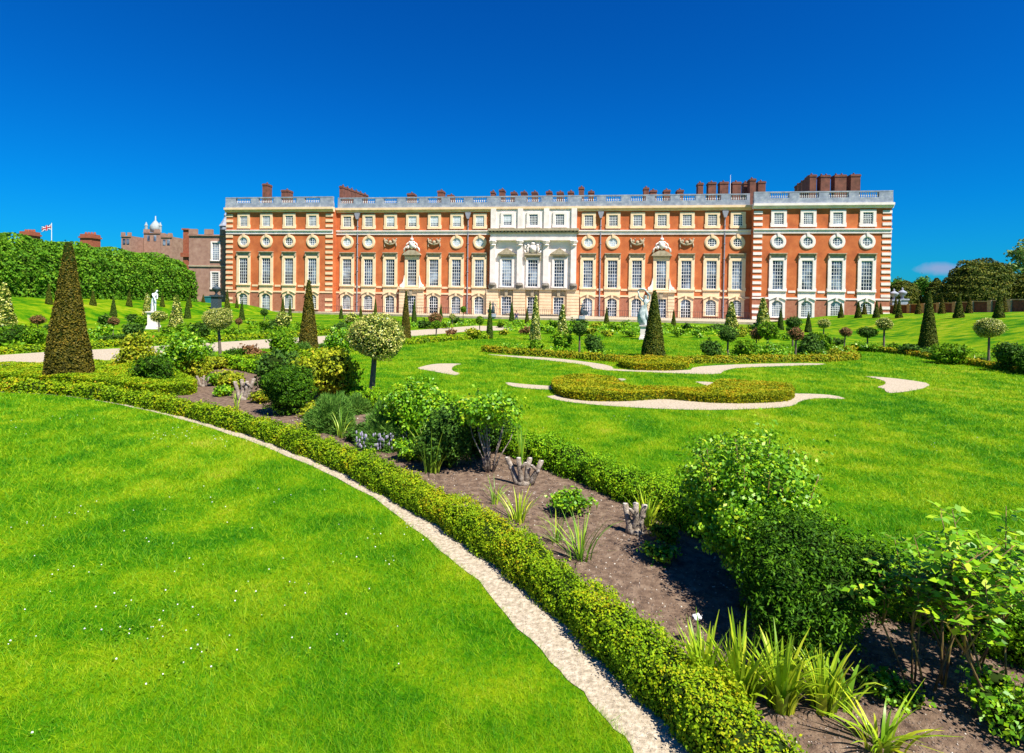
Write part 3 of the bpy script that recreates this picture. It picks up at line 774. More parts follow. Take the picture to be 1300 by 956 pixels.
def bay(x, yf, t, french=False, blindtop=False, blindround=False, rnd=True, special=False):
    place_window(K[('atticb' if blindtop else 'attic')+t], x, yf, 14.28)
    m = place_window(K['main'+t], x, yf, 4.72)
    if not special:
        h_ = link_mesh('hood', hood[t], m); h_.location = (0, 0, -4.72)
    a = link_mesh('apron', hood['apron'+t], m); a.location = (0, 0, -4.72)
    if rnd: place_window(K['roundbc' if blindround else 'round'+t], x, yf, 11.78, name='round_window')
    if special:
        b = MB()
        for s in (-1, 1):
            for i in range(8): b.box(min(s*1.0, s*2.0), max(s*1.0, s*2.0), -.5, .1, .1+i*.5, .1+i*.5+.45)
        b.box(-1.0, 1.0, -.42, .1, 3.2, 4.1); b.box(-2.2, 2.2, -.75, .1, 4.12, 4.4)
        o = b.build('door_surround', KC, pr); o.location = (x, yf, 0)
        b = MB(); b.prism([(-.2, 3.15), (.2, 3.15), (.28, 4.1), (-.28, 4.1)], -.62, -.3); k2 = b.build('keystone', M['tan_stone'], o)
        d = place_window(K['door'], x, yf-.25, .25, name='garden_door')
        b = MB()   # scrolls at the foot of the window
        for s in (-1, 1):
            b.prism([(s*1.2, 4.42), (s*1.95, 4.42), (s*1.75, 4.9), (s*1.45, 5.4), (s*1.25, 6.4)][::s], -.3, .02)
            b.ring(s*1.72, 4.72, .04, .26, -.36, .0, 10)
            b.build('scroll', KW, m).location = (0, 0, -4.72)
            b = MB()
        b = MB()   # broken pediment
        b.box(-1.3, 1.3, -.3, .1, 9.42, 9.70)
        b.prism([(-1.55, 9.70), (1.55, 9.70), (1.3, 10.05), (.45, 10.5), (-.45, 10.5), (-1.3, 10.05)], -.5, .1)
        b.build('pediment', M['tan_stone'], m).location = (0, 0, -4.72)
        b = MB(); random.seed(5)
        for s in (-1, 1):
            b.tube([(s*1.3, -.4, 10.2), (s*1.2, -.42, 10.7), (s*.9, -.45, 11.0), (s*.75, -.4, 10.7)], [.14, .15, .13, .09], 6)
            b.tube([(s*.95, -.4, 11.0), (s*.8, -.4, 11.5), (s*.5, -.4, 11.7)], [.13, .12, .08], 6)
            b.blob((s*.6, -.4, 10.95), (.22, .18, .3)); b.blob((s*.35, -.4, 11.75), (.2, .15, .2))
        b.prism([(0, 10.6), (.4, 10.95), (.5, 11.5), (.3, 11.9), (-.3, 11.9), (-.5, 11.5), (-.4, 10.95)], -.48, -.1)
        b.blob((0, -.35, 12.2), (.3, .22, .28)); b.tube([(0, -.3, 12.3), (0, -.3, 12.85)], [.08, .03], 6)
        b.build('crest', M['white_stone'], m, True).location = (0, 0, -4.72)
    else:
        place_window(K[('french' if french else 'low')+t], x, yf, .30 if french else .72)
def lion_relief(x, yf):
    b = MB()
    b.tube([(-.95, -.1, 12.2), (-.85, -.14, 11.7), (-.45, -.16, 11.5), (0, -.16, 11.42), (.45, -.16, 11.5), (.85, -.14, 11.7), (.95, -.1, 12.2)], [.12, .16, .15, .18, .15, .16, .12], 6)
    b.blob((0, -.2, 11.75), (.3, .22, .32)); b.blob((-.62, -.15, 11.95), (.22, .14, .26)); b.blob((.62, -.15, 11.95), (.22, .14, .26))
    for s in (-1, 1):
        b.tube([(s*.9, -.1, 11.8), (s*1.0, -.1, 11.2), (s*.9, -.12, 11.0)], [.1, .08, .1], 5); b.blob((s*1.0, -.12, 12.3), (.16, .1, .14))
        b.tube([(s*.35, -.1, 11.9), (s*.5, -.15, 12.3), (s*.25, -.15, 12.35)], [.07, .08, .05], 5)
    b.build('carved_relief', M['tan_stone'], pr, True).location = (x, yf, 0)
for s in (-1, 1):
    for i, o in enumerate(OFFM):
        sp_ = i == 3; rl = i in (2, 4)
        bay(s*o, 0, 'c', french=(i in (0, 1, 2, 4) or (s < 0 and i == 4)), blindtop=(s < 0 and i in (0, 1, 2, 3, 4)), blindround=(i in (0, 1) or (s < 0)),
            rnd=not (sp_ or rl), special=sp_)
        if rl: lion_relief(s*o, 0)
    for i, o in enumerate(OFFW): bay(s*o, -PW, 'c' if s < 0 else 'w', french=(s < 0 and i == 2))
# small stone blocks at the foot of the brick piers
def mids(xs): return [(a+c)/2 for a, c in zip(xs[:-1], xs[1:])]
for t, yf, xs in (('c', 0, sorted([-o for o in OFFM])), ('c', 0, OFFM), ('c', -PW, sorted([-o for o in OFFW])), ('w', -PW, OFFW)):
    for x in mids(xs): MB().box(x-.5, x+.5, yf-.06, yf+.1, 4.30, 4.62).build('pier_block', KC if t == 'c' else KW, pr)
# stone centrepiece
for k in (-6.35, -2.06, 2.06, 6.35):
    b = MB()
    b.box(k-.42, k+.42, -.78, -.3, 5.35, 11.3)
    b.box(k-.55, k+.55, -.95, -.3, 11.95, 12.02)
    b.lathe(k, -.62, [(.5, 11.28), (.42, 11.4), (.5, 11.55), (.66, 11.9), (.66, 11.96)], 8)
    for s in (-1, 1): b.blob((k+s*.42, -.85, 11.78), (.16, .14, .16))
    b.box(k-.42, k+.42, -.6, -.3, 13.88, 17.0)
    b.build('pilaster', M['white_stone'], pr)
for k in (-6.35, -2.06, 2.06, 6.35):
    b = MB()
    b.box(k-.6, k+.6, -.95, -.3, 4.52, 4.95); b.lathe(k, -.62, [(.62, 4.95), (.6, 5.1), (.5, 5.25), (.46, 5.36)], 10)
    b.build('pilaster_base', M['dark_stone'], pr)
b = MB(); b.box(-CX-.1, CX+.1, -.95, .1, 4.3, 4.52); b.build('ledge', M['tan_stone'], pr)
b = MB(); b.box(-CX-.05, CX+.05, -.9, .1, 12.02, 12.5); b.box(-CX, CX, -.78, .1, 12.5, 13.1); b.build('frieze', M['white_stone'], pr)
b = MB(); b.box(-CX-.1, CX+.1, -.95, .1, 13.1, 13.3); b.box(-CX-.35, CX+.35, -1.2, .1, 13.5, 13.86)
for i in range(26): x = -CX-.3+i*(2*CX+.6)/25; b.box(x-.14, x+.14, -1.1, .1, 13.3, 13.5)
b.build('entablature_cornice', M['tan_stone'], pr)
for i, x in enumerate((-4.12, 0, 4.12)):
    place_window(K['centre'], x, -.36, 4.75)
    place_window(K['atticbw' if i == 0 else 'atticw'], x, -.36, 14.4)
    place_window(K['door'], x, -.36, .3, name='garden_door')
    b = MB(); b.prism([(-.2, 3.3), (.2, 3.3), (.3, 4.28), (-.3, 4.28)], -.75, -.3)
    b.box(-1.0, -.35, -.42, -.3, 3.4, 4.2); b.box(.35, 1.0, -.42, -.3, 3.4, 4.2)
    b.build('keystone', M['tan_stone'], pr).location = (x, 0, 0)
    b = MB(); b.box(-.95, .95, -.5, -.3, 9.35, 9.7)
    if i == 1:
        b.box(-1.3, 1.3, -.85, -.3, 9.7, 9.95)
        for s in (-1, 1): b.prism([(s*1.35, 9.95), (s*1.2, 10.15), (s*.95, 9.95)][::-s], -.85, -.3); b.tube([(s*1.15, -.6, 9.7), (s*1.2, -.65, 9.2), (s*1.1, -.6, 8.8)], [.16, .12, .1], 6)
        b.build('pediment', M['tan_stone'], pr).location = (x, 0, 0)
        b = MB(); random.seed(3)
        b.prism([(0, 9.98), (.5, 10.3), (.55, 11.0), (.3, 11.3), (-.3, 11.3), (-.55, 11.0), (-.5, 10.3)], -.75, -.3)
        b.blob((0, -.6, 11.55), (.36, .25, .26)); b.blob((0, -.7, 10.7), (.3, .2, .35))
        for s in (-1, 1):
            b.tube([(s*.75, -.6, 10.0), (s*.85, -.65, 10.5), (s*.8, -.65, 10.95), (s*.55, -.7, 11.2)], [.12, .2, .17, .1], 6); b.blob((s*.75, -.7, 11.25), (.2, .18, .2))
            b.tube([(s*.9, -.55, 10.6), (s*1.25, -.5, 10.9), (s*1.3, -.5, 11.4), (s*1.0, -.5, 11.6)], [.13, .16, .12, .1], 6)
            b.tube([(s*.8, -.6, 10.1), (s*1.2, -.6, 10.15), (s*1.3, -.55, 10.5)], [.1, .12, .08], 6); b.blob((s*1.15, -.5, 11.1), (.18, .14, .2))
        b.build('coat_of_arms', M['white_stone'], pr, True)
    else:
        b.box(-1.35, 1.35, -.8, -.3, 9.7, 9.85)
        b.prism([(-1.5, 9.85), (1.5, 9.85), (0, 10.85)], -.85, -.3); b.build('pediment', M['tan_stone'], pr).location = (x, 0, 0)
# downpipes with hopper heads
for x in (-29.0, -10.5, 10.45, 28.9):
    b = MB(); b.tube([(x, -.16, .3), (x, -.16, 15.8)], .085, 6); b.prism([(x-.16, 15.5), (x+.16, 15.5), (x+.42, 16.3), (x+.42, 16.5), (x-.42, 16.5), (x-.42, 16.3)], -.5, 0)
    for z in (2, 4.5, 7, 9.3, 11.5, 14.3): b.box(x-.14, x+.14, -.27, 0, z, z+.09)
    b.build('drainpipe', M['lead'], pr)
# chimneys (positions read off the roofline)
def chimney(px, wpx, topy, dep, mname='chimney_brick', pots=2):
    # solve the place on the roof: dep metres behind the front
    d = ray(px, 250); d = d/d[1]
    t = 60.0
    for _ in range(200):
        p = d*t; # world x,y
        u = (p[0])*math.cos(PH)-(p[1]-Z0)*math.sin(PH); yy = p[0]*math.sin(PH)+(p[1]-Z0)*math.cos(PH)
        if yy > dep: break
        t += .3
    x = u-UC; wm = wpx*.80*t/F; top = (EYEP+ray(px, topy)/ray(px, topy)[1]*t)[2]
    b = MB(); b.box(x-wm/2, x+wm/2, dep, dep+1.6, TOP, top-.35); b.box(x-wm/2-.07, x+wm/2+.07, dep-.07, dep+1.67, top-.35, top-.12)
    b.box(x-wm/2, x+wm/2, dep, dep+1.6, top-.12, top)
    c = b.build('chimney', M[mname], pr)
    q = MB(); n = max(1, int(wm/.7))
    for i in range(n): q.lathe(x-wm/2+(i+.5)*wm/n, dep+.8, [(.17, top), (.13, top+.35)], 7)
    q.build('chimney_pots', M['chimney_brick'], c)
for a in [(336.3, 8, 233, 5), (362, 12, 241, 6), (521.3, 11, 245.3, 7), (559.3, 9, 242, 7), (572, 10, 247.5, 9), (625.5, 6, 243, 7), (637, 8, 240.5, 7), (652, 9, 243.5, 8),
          (665, 9, 243.5, 8), (678.5, 9, 243.5, 8), (697, 9, 243, 8), (711, 10, 243.5, 8), (724.6, 9, 243, 8), (738, 8, 237.5, 7), (750.5, 9, 242.5, 8),
          (820.4, 8, 238, 7), (829.5, 10, 241.5, 8), (846.6, 10, 241, 8), (863.4, 10, 241, 8), (889.2, 8, 232, 7), (904, 12, 231, 7), (918.7, 13, 231, 7), (934.8, 13, 231, 7),
          (947.5, 8, 231, 9), (955, 9, 227, 7), (967, 11, 230, 9), (1031, 10, 222, 7), (1046.8, 14, 222.5, 7), (1066, 17, 222, 7), (1085, 14, 221.5, 7)]:
    chimney(*a)
for i in range(6): chimney(433.5+i*5.6, 5.5, 236+i*2.0, 5+i*3.0)
for i in range(4): chimney(1028-i*4.6, 5, 224+i*3.4, 8.5+i*2.2)
b = MB(); fx = 29.5+UC-UC
b.tube([(31.0, 6, TOP), (31.0, 6, 23.2)], [.07, .03], 6); b.build('roof_mast', M['white_paint'], pr)
# balcony-like iron railing in front of the ground storey
rail = MB()
def rail_line(x0, x1, y, z0=.25):
    n = int((x1-x0)/.32)
    for i in range(n+1):
        x = x0+(x1-x0)*i/n; rail.box(x-.018, x+.018, y-.018, y+.018, z0, z0+1.0)
    rail.box(x0, x1, y-.03, y+.03, z0+1.0, z0+1.05); rail.box(x0, x1, y-.02, y+.02, z0+.15, z0+.19)
rail_line(-32.5, -9, -2.2); rail_line(9, 32.5, -2.2); rail_line(-6, 6, -2.6)
o = rail.build('railing', M['iron']); o.location = pal(0, 0); o.rotation_euler = (0, 0, -PH)
tag(o, 'thin black iron railing along the foot of the palace front', 'railing')
b = MB(); b.box(-4.5, 4.5, -2.2, -.4, .2, .40); b.box(-4, 4, -1.7, -.4, .40, .56); o = b.build('doorstep', M['tan_stone'], pr)

# ================================================================== GARDEN: prototypes
def Lf(a, b): return lambda D: max(a, b*D)
CONES = {k: [cone_mesh('clipped_cone', m, n, .045, r=.17, corem='core') for _ in range(2)] for k, m, n in
         (('yew', 'yew', 1800), ('brown', 'yew_brown', 1800), ('green', 'yew_green', 1800), ('holly', 'holly', 2200))}
CONES['holly'] = [cone_mesh('clipped_cone', 'holly', 2200, .055, r=.17, rough=.09, tilt=1.0, top=.03, corem='core_light') for _ in range(2)]
CONES['big'] = [cone_mesh('clipped_cone', 'yew_brown', 16000, .0165, r=.172, rough=.018, tilt=.75, top=.02)]
CONES['mid'] = [cone_mesh('clipped_cone', 'yew', 6500, .026, r=.17, rough=.015, top=.02), cone_mesh('clipped_cone', 'yew_brown', 6500, .026, r=.15, rough=.015, top=.02)]
def cone(px, py, top, wpx, kind, label, group=None, name='clipped_yew', cat='clipped yew', var=0):
    g = G(px, py); D = g.y; h = (py-top)*D/F; wd = wpx*D/F
    o = link_mesh(name, CONES[kind][var % len(CONES[kind])]); o.location = g-Vector((0, 0, .04))
    o.scale = (wd/.34, wd/.34, h); o.rotation_euler = (0, 0, random.uniform(0, 6.28))
    return tag(o, label, cat, group)
GB = 'clipped yew cones on the grass banks'
cone(87, 486, 303, 58, 'big', 'tall brownish clipped yew cone rising from the box hedge beside the gravel walk')
cone(391.5, 446, 353, 30, 'mid', 'narrow brown clipped yew cone beside the gravel walk, nearest behind the yellow-green bushes', var=1)
cone(829.5, 453, 366.5, 32, 'mid', 'dense dark clipped yew cone in front of the dancing statue, ringed by golden box', var=0)
cone(1178, 446, 367, 24, 'mid', 'tall dark clipped yew cone at the foot of the right-hand grass bank', var=0)
cone(515, 433, 367.5, 17, 'mid', 'slim brown clipped yew cone beside the gravel walk, behind the big variegated ball', var=1)
for a in [(525.6, 412.7, 379, 8.5, 'green', 'slim green clipped yew cone just beyond the gravel walk'),
          (621.5, 430, 380.4, 10, 'green', 'pencil-thin clipped yew cone left of the palace centre, nearest of the thin ones'),
          (649.5, 412, 382, 9, 'green', 'thin clipped yew cone in front of the left centre door of the palace'),
          (669, 412, 389, 7, 'yew', 'small thin clipped yew cone under the middle of the stone centrepiece'),
          (770, 412, 389, 8, 'yew', 'small clipped yew cone in front of the brick right of the palace centre'),
          (855, 416.5, 392, 8, 'yew', 'small dark clipped yew cone just right of the dancing statue'),
          (990.8, 419, 389, 9, 'green', 'clipped yew cone right of the tall variegated holly cone'),
          (1026, 422, 394.6, 9.5, 'green', 'clipped yew cone at the inner foot of the right-hand bank'),
          (559.6, 405, 384.5, 6, 'green', 'tiny clipped yew cone against the third arched window left of the centre'),
          (433, 405, 387, 6.5, 'green', 'tiny clipped yew cone at the corner of the left palace wing'),
          (458, 402, 387, 5, 'yew', 'tiny clipped yew cone half hidden behind the big variegated ball'),
          (476.5, 402, 378, 6, 'yew', 'tiny pointed clipped yew above the crown of the big variegated ball'),
          (359, 408, 376, 9, 'yew', 'clipped yew cone under the third window of the left palace wing'),
          (368, 406, 379, 6, 'green', 'slimmer clipped yew just right of another cone below the left palace wing'),
          (144, 401.5, 375, 9, 'green', 'clipped yew cone at the foot of the left bank nearest the big brown cone'),
          (238, 404.5, 377, 9, 'green', 'clipped yew cone at the foot of the left bank right of the marble statue'),
          (288.4, 399, 366, 9, 'yew', 'clipped yew cone in front of the left corner of the palace'),
          (307, 406.5, 379.6, 8, 'green', 'clipped yew cone below the first window of the left palace wing'),
          (300.7, 391, 376.6, 5, 'yew', 'tiny clipped yew cone on top of the bank against the left palace wing'),
          (273, 390, 379, 4, 'yew', 'smallest clipped yew cone, beside the dark urn on the left bank')]:
    cone(*a)
for a in [(679.5, 432, 373.6, 15, 'tall variegated holly cone right of the palace axis'), (713.6, 436, 385, 17, 'variegated holly cone before the right centre door of the palace'),
          (928, 418, 382, 18, 'variegated holly cone beside the right wing corner of the palace'), (968, 426, 377, 22, 'broad variegated holly cone in front of the first window of the right wing'),
          (5, 414, 358, 26, 'variegated holly cone cut by the edge of the picture beside the left bank'), (187, 401, 371, 12, 'variegated holly cone right behind the marble statue'),
          (224, 415, 373.7, 18, 'variegated holly cone between the marble statue and the ball-headed holly')]:
    cone(a[0], a[1], a[2], a[3], 'holly', a[4], name='clipped_holly', cat='clipped holly')
for i, (x, y, h, w_) in enumerate([(62, 386, 28, 9), (118, 387.5, 20, 8.5), (164, 388.8, 20, 8), (206, 389.4, 18, 6.5), (241, 390.4, 17, 5.5)]):
    cone(x, y, y-h, w_, 'yew', f'{ordinal(i)} clipped yew cone from the left along the crest of the left bank', GB, var=i)
for i, (x, y, h, w_) in enumerate([(59, 378, 24, 6), (111, 378, 17, 6), (154.6, 379, 15, 6), (201, 381.5, 14, 6), (258, 384, 11, 5)]):
    cone(x, y, y-h, w_, 'brown', f'{ordinal(i)} brown clipped yew from the left close against the hornbeam hedge', GB, var=i)
for i, (x, y, h, w_) in enumerate([(1067.6, 403.5, 20, 8), (1089.5, 403.6, 22, 9), (1112.5, 403.3, 23, 9), (1141, 403.6, 26, 9), (1217, 403.6, 32, 13), (1268, 403.6, 36, 13)]):
    cone(x, y, y-h, w_, 'yew', f'{ordinal(i)} clipped yew cone from the palace in the lower row of the right bank', GB, var=i)
for i, (x, Y_, h, w_) in enumerate([(1036, 84, 17, 6), (1097.5, 80, 15, 7), (1118, 76, 16, 6), (1137, 72, 24, 7), (1166, 68, 22, 8), (1196, 64, 24, 9), (1230.5, 60, 24, 9), (1275, 56, 24, 9)]):
    c_ = atd(x, 390, Y_); z_ = float(H(c_.x, Y_)); o = link_mesh('clipped_yew', CONES['brown'][i % 2]); o.location = (c_.x, Y_, z_-.04); k_ = Y_/F; o.scale = (w_*k_/.34, w_*k_/.34, h*k_)
    tag(o, f'{ordinal(i)} clipped yew from the palace in the upper row of the right bank', 'clipped yew', GB)

# ball-headed standards
def ball_mesh(m, n, L, lump=.08, corem='core_light', tilt=.9):
    return bush_mesh('crown', m, [((0, 0, 0), (1, 1, .86))], n, L, L*.55, core=.80, depth=.20, tilt=tilt, corem='core', lump=lump, flat_bottom=False, fringe=.10, hfa=.05)
BALL = {'hollybig': ball_mesh('holly', 9000, .075), 'holly': ball_mesh('holly', 1500, .16), 'dark': ball_mesh('dark_leaf', 900, .2), 'green': ball_mesh('mid_leaf', 900, .2), 'red': ball_mesh('red_leaf', 700, .22, corem='core')}
def trunk_mesh(lean=0):
    b = MB(); b.tube([(0, 0, 0), (.02, .01, .3), (lean-.01, 0, .7), (lean, 0, 1)], [.5, .42, .36, .34], 7); return b.mesh('trunk', M['bark'], True)
TR = trunk_mesh()
def standard(bx, by, cx, cy, wpx, hpx, kind, label, tw=3.0, group='ball-headed standard trees', cat='standard tree', lean=True):
    g = G(bx, by); D = g.y; s = D/F; r = empty('standard_tree', g); tag(r, label, cat, group)
    H_ = (by-cy)*s; dx = (cx-bx)*s
    t = link_mesh('trunk', TR, r); t.scale = (tw*s, tw*s, H_*.96); t.rotation_euler = (0, math.atan2(dx, H_), 0)
    c = link_mesh('crown', BALL[kind], r); c.location = (dx, 0, H_); c.scale = (wpx*s/2, wpx*s/2, hpx*s/2/.86); c.rotation_euler = (0, 0, random.uniform(0, 6.28)); return r
t = standard(470, 513, 477, 427, 72, 60, 'hollybig', 'large variegated holly ball on a stout trunk among the lavender mounds', 9)
g = G(470, 513); s_ = g.y/F; b = MB(); b.lathe(0, 0, [(.062, .03), (.060, .30), (.052, .36)], 8); b.build('whitewash', M['white_paint'], t, True)
standard(280, 459, 276.7, 405, 37, 29, 'hollybig', 'variegated holly ball standing by the far hedge of the near border', 4.5)
standard(1254.7, 463, 1254.7, 416.3, 33, 26, 'hollybig', 'creamy variegated holly ball in front of the right bank, nearest to the picture edge', 3.5)
standard(1121.7, 444, 1122, 411, 20, 17, 'holly', 'creamy holly ball standing left of the tall dark cone on the right', 3)
standard(1101, 443, 1101, 422, 23, 14, 'dark', 'dark green flattened ball tree left of the creamy holly ball', 2.5)
standard(1071, 446, 1073, 421.5, 15, 12, 'red', 'small reddish ball tree at the foot of the right bank', 2)
standard(1045.5, 430, 1045.5, 410.5, 16, 13, 'holly', 'small pale ball tree low on the right bank side', 2)
standard(923.4, 455.5, 924, 424.5, 25, 19, 'dark', 'dark ball tree with pale trunk behind the long low hedge', 3)
standard(1009.6, 453, 1010.4, 424, 18, 17, 'red', 'reddish brown ball tree behind the right end of the long low hedge', 3)
standard(1006, 440, 1006.5, 409.5, 19, 15, 'dark', 'dark ball tree behind the reddish brown one', 2.5)
standard(974, 441, 975, 419, 26, 24, 'green', 'green ball tree in front of the broad holly cone', 3)
standard(960, 440, 960.5, 424.5, 16, 15, 'red', 'reddish ball tree at the left of the green ball tree before the right wing', 2)
standard(735.5, 447.5, 735.5, 418, 19, 17, 'dark', 'dark ball tree standing in the low hedge right of the palace axis', 3)
standard(608.5, 426, 609, 406.6, 11, 12, 'green', 'small green ball tree beside the far end of the gravel walk', 1.6)
standard(588, 405, 588, 392.7, 8, 9, 'green', 'thin-stemmed little ball tree before the arched windows left of centre', 1)
standard(574, 414, 574, 402, 8.5, 8, 'holly', 'tiny pale ball tree beyond the gravel walk', 1.2)
standard(553.6, 426.5, 554, 412, 13, 11, 'green', 'small green ball tree on the near side of the gravel walk', 2)
standard(552, 418, 552.5, 404, 18, 14, 'red', 'bronze-leaved ball tree beyond the gravel walk', 2)
standard(335.5, 410, 335.5, 396.5, 10, 9, 'dark', 'small dark ball tree under the second window of the left wing', 1.2)
standard(334, 425, 334.5, 411, 12, 9, 'green', 'small green ball tree across the walk from the holly ball', 1.4)
standard(48, 425, 48, 406, 17, 12, 'red', 'bronze-leaved ball tree left of the big brown cone', 1.6)
standard(143.5, 426, 144.4, 408, 13, 11, 'red', 'reddish thin ball tree between the big brown cone and the marble statue', 1.4)
standard(202, 421, 201.5, 401.5, 20, 15, 'holly', 'yellowish holly ball standing before the pedestal of the marble statue', 2)
standard(303, 421, 303, 408, 9, 9, 'red', 'very small reddish ball tree behind the hedge at the left wing', 1)
standard(1194, 452, 1194, 437, 10, 9, 'green', 'small green ball tree right of the tall dark cone') if False else None

# ------------------------------------------------------------------ clipped hedges
def hedge(label, m, line, width, height, Lfun, core='core_light', dens=2.3, name='box_hedge', pix=True, wob=.05):
    pts = [G(*p) for p in line] if pix else line
    o = link_mesh(name, hedge_mesh(name, m, [(p[0], p[1]) for p in pts], width, height, Lfun, dens, core, wob))
    return tag(o, label, 'hedge')
hedge('low yellow-green box hedge curving along the edge strip of gravel in the foreground', 'box', h1c, .46, .36, Lf(.026, .0034), pix=False, core='core', wob=.065)
hedge('green box hedge along the far side of the soil bed, behind the rose bushes', 'box_green', offset(h2, .26), .62, .44, Lf(.030, .0038), pix=False, core='core', wob=.075)
hedge('low hedge running the whole length of the far side of the gravel walk', 'box', [(-60, 453), (0, 449.5), (58, 446), (150, 440.5), (260, 434), (340, 429.5), (430, 424.5), (500, 420)], .6, .38, Lf(.06, .0034))
hedge('low hedge between the gravel walk and the scrolled lawn', 'box', [(284, 466), (330, 459), (400, 452), (430, 449), (470, 441), (512, 438), (560, 433.5), (600, 430.5), (618, 430)], .6, .36, Lf(.06, .0034))
hedge('long low rust-tinged hedge behind the upper gravel scroll', 'box_rust', [(616, 446.5), (640, 449), (700, 453), (740, 456), (781, 459.6), (850, 461.5), (915, 461), (978, 459.5), (1040, 459), (1075, 458), (1085, 455)], .6, .34, Lf(.07, .0032))
hedge('thin rusty hedge running from the bank out of the picture on the right', 'box_rust', [(1075, 447), (1083, 445), (1104, 445.8), (1130, 448.5), (1160, 452), (1200, 459), (1250, 466), (1300, 474.5), (1400, 492)], .5, .32, Lf(.06, .0032))
def phedge(label, m, px, height, L):
    o = poly_hedge('box_planting', m, gpoly(px, 2), height, L); return tag(o, label, 'hedge')
phedge('golden box clipped into a scroll on the near side of the lawn pattern', 'box_gold', [(700, 494), (705, 487), (725, 484.8), (760, 485.5), (778, 486), (786, 492), (798, 500), (850, 501.5), (885, 502), (903, 499), (914, 490), (935, 490.5), (965, 493), (1000, 496), (1009, 503), (1003, 510), (960, 512.5), (910, 512.5), (860, 508.5), (845, 506.5), (790, 510.5), (740, 509.5), (708, 504)], .27, .055)
phedge('oval of golden yellow box round the foot of the central cone', 'box_gold', [(783, 464), (795, 460.5), (830, 459), (865, 461), (876, 465.5), (868, 470.5), (830, 471), (795, 469.5)], .28, .075)

phedge('broad band of yellow-green box round the foot of the big brown cone', 'box', [(-60, 474), (60, 471), (150, 467), (215, 478), (262, 500), (205, 505), (150, 498), (90, 492), (0, 488), (-60, 488)], .34, .06)
# ------------------------------------------------------------------ background hedge, trees, wall, buildings
A = Vector((-51.6, 58)); B = Vector((-49.0, 88))
def hornbeam():
    P, N = [], []; n = 34000
    d = (B-A).normalized(); nn = Vector((d.y, -d.x)); a0 = A-d*18
    L = (B-a0).length; s = rng.random(n)*L; q = rng.random(n)*13.5
    bump = 1+.05*np.sin(s*.9)+.05*np.sin(s*2.3+1)
    # profile: face 0-5 (up), set-back shelf, second tier, top going back
    off = np.interp(q, [0, 4.8, 5.8, 8.3, 9.3, 13.5], [0, .2, 1.6, 2.2, 3.6, 7]); z = np.interp(q, [0, 4.8, 5.8, 8.3, 9.3, 13.5], [0, 4.6, 5.0, 6.2, 6.45, 6.3])
    z = z*bump; off = off-.35+rng.random(n)*.5+.22*np.sin(s*1.7)+.15*np.sin(z*2)+.18*np.sin(s*4.1+z*3)*np.sin(z*2.7+s)
    X = a0.x+d.x*s-nn.x*off; Y = a0.y+d.y*s-nn.y*off
    P1 = np.stack([X, Y, H(X, Y)+z], 1)
    zz = np.interp(q, [0, 4.8, 5.8, 8.3, 9.3, 13.5], [.15, .3, 1, .5, 1, 1]); N1 = unit(np.stack([np.full(n, nn.x), np.full(n, nn.y), zz], 1))
    # end face towards the palace
    k = 3200; o2 = rng.uniform(0, 6.5, k); zt = np.interp(o2, [0, .2, 1.6, 2.2, 3.6, 7], [0.5, 4.6, 5.0, 6.2, 6.45, 6.3])*rng.random(k)
    P2 = np.stack([B.x-nn.x*o2, B.y-nn.y*o2, H(B.x, B.y)+zt], 1); N2 = np.tile([d.x, d.y, .2], (k, 1))
    V, Fq = leaf_quads(np.concatenate([P1, P2]), np.concatenate([N1, N2]), np.where(rng.random(n+k) > .5, .34, .26), .22, .95, .2)
    pr_ = [(.4, 0), (.6, 4.3), (1.9, 4.7), (2.6, 5.9), (7, 6.0), (7, 0)]; cv = []
    steps = 24
    for i in range(steps+1):
        p = a0+d*(L-.3)*i/steps
        for o_, z_ in pr_: x, y = p.x-nn.x*o_, p.y-nn.y*o_; cv.append((x, y, float(H(p.x, p.y))+z_))
    fc = [[i*6+k, i*6+k+1, (i+1)*6+k+1, (i+1)*6+k] for i in range(steps) for k in range(5)]; e = steps*6
    cap = [[e, e+1, e+2, e+3], [e, e+3, e+4, e+5]]
    V, Fs, ix = merge([(V, Fq, 0), (np.array(cv), np.array(fc+cap), 1)])
    return np_mesh('hornbeam_hedge', V, Fs, [M['hornbeam'], M['core_light']], ix)
tag(link_mesh('hornbeam_hedge', hornbeam()), 'tall leafy hornbeam hedge standing on the terrace of the left bank', 'hedge')

def dome(px, base_y, Y, wpx, top_px, label, m='yew', pointed=False, n=5200, L=.42, shrink=1.0):
    c = atd(px, base_y, Y); z0 = float(H(c.x, c.y)); topz = atd(px, top_px, Y).z; w = wpx*Y/F; h = topz-z0
    D = sphere_pts(n); D[:, 2] = np.abs(D[:, 2]); lf = Lump(.05)
    if pointed: sh = np.clip(1-D[:, 2], .0, 1)**.8*1.0+.08
    rad = lf(D)*(1-.05*rng.random(n))*(1+.025*np.sin(D[:, 2]*38+D[:, 0]*5))
    P = D*rad[:, None]*np.array([w/2, w/2, h])
    V, Fq = leaf_quads(P, unit(D), L, L*.5, .6, .2)
    cv = ICOV*(lf(ICOV)*.93)[:, None]*np.array([w/2, w/2, h]); cv[:, 2] = np.maximum(cv[:, 2], 0)
    V, Fs, ix = merge([(V, Fq, 0), (cv, ICOF, 1)])
    o = link_mesh('domed_yew', np_mesh('domed_yew', V, Fs, [M[m], M['core']], ix)); o.location = (c.x, c.y, z0)
    return tag(o, label, 'yew tree', 'old domed yews behind the wall')
dome(1242, 385, 105, 96, 325, 'huge domed brown yew behind the garden wall', n=9000)
dome(1312, 385, 100, 70, 343, 'domed yew cut by the right picture edge')
dome(1279, 385, 103, 44, 351, 'lower yew dome in the dip between the two largest')
dome(1148, 385, 130, 40, 356, 'dome of yew just behind the stone urns')
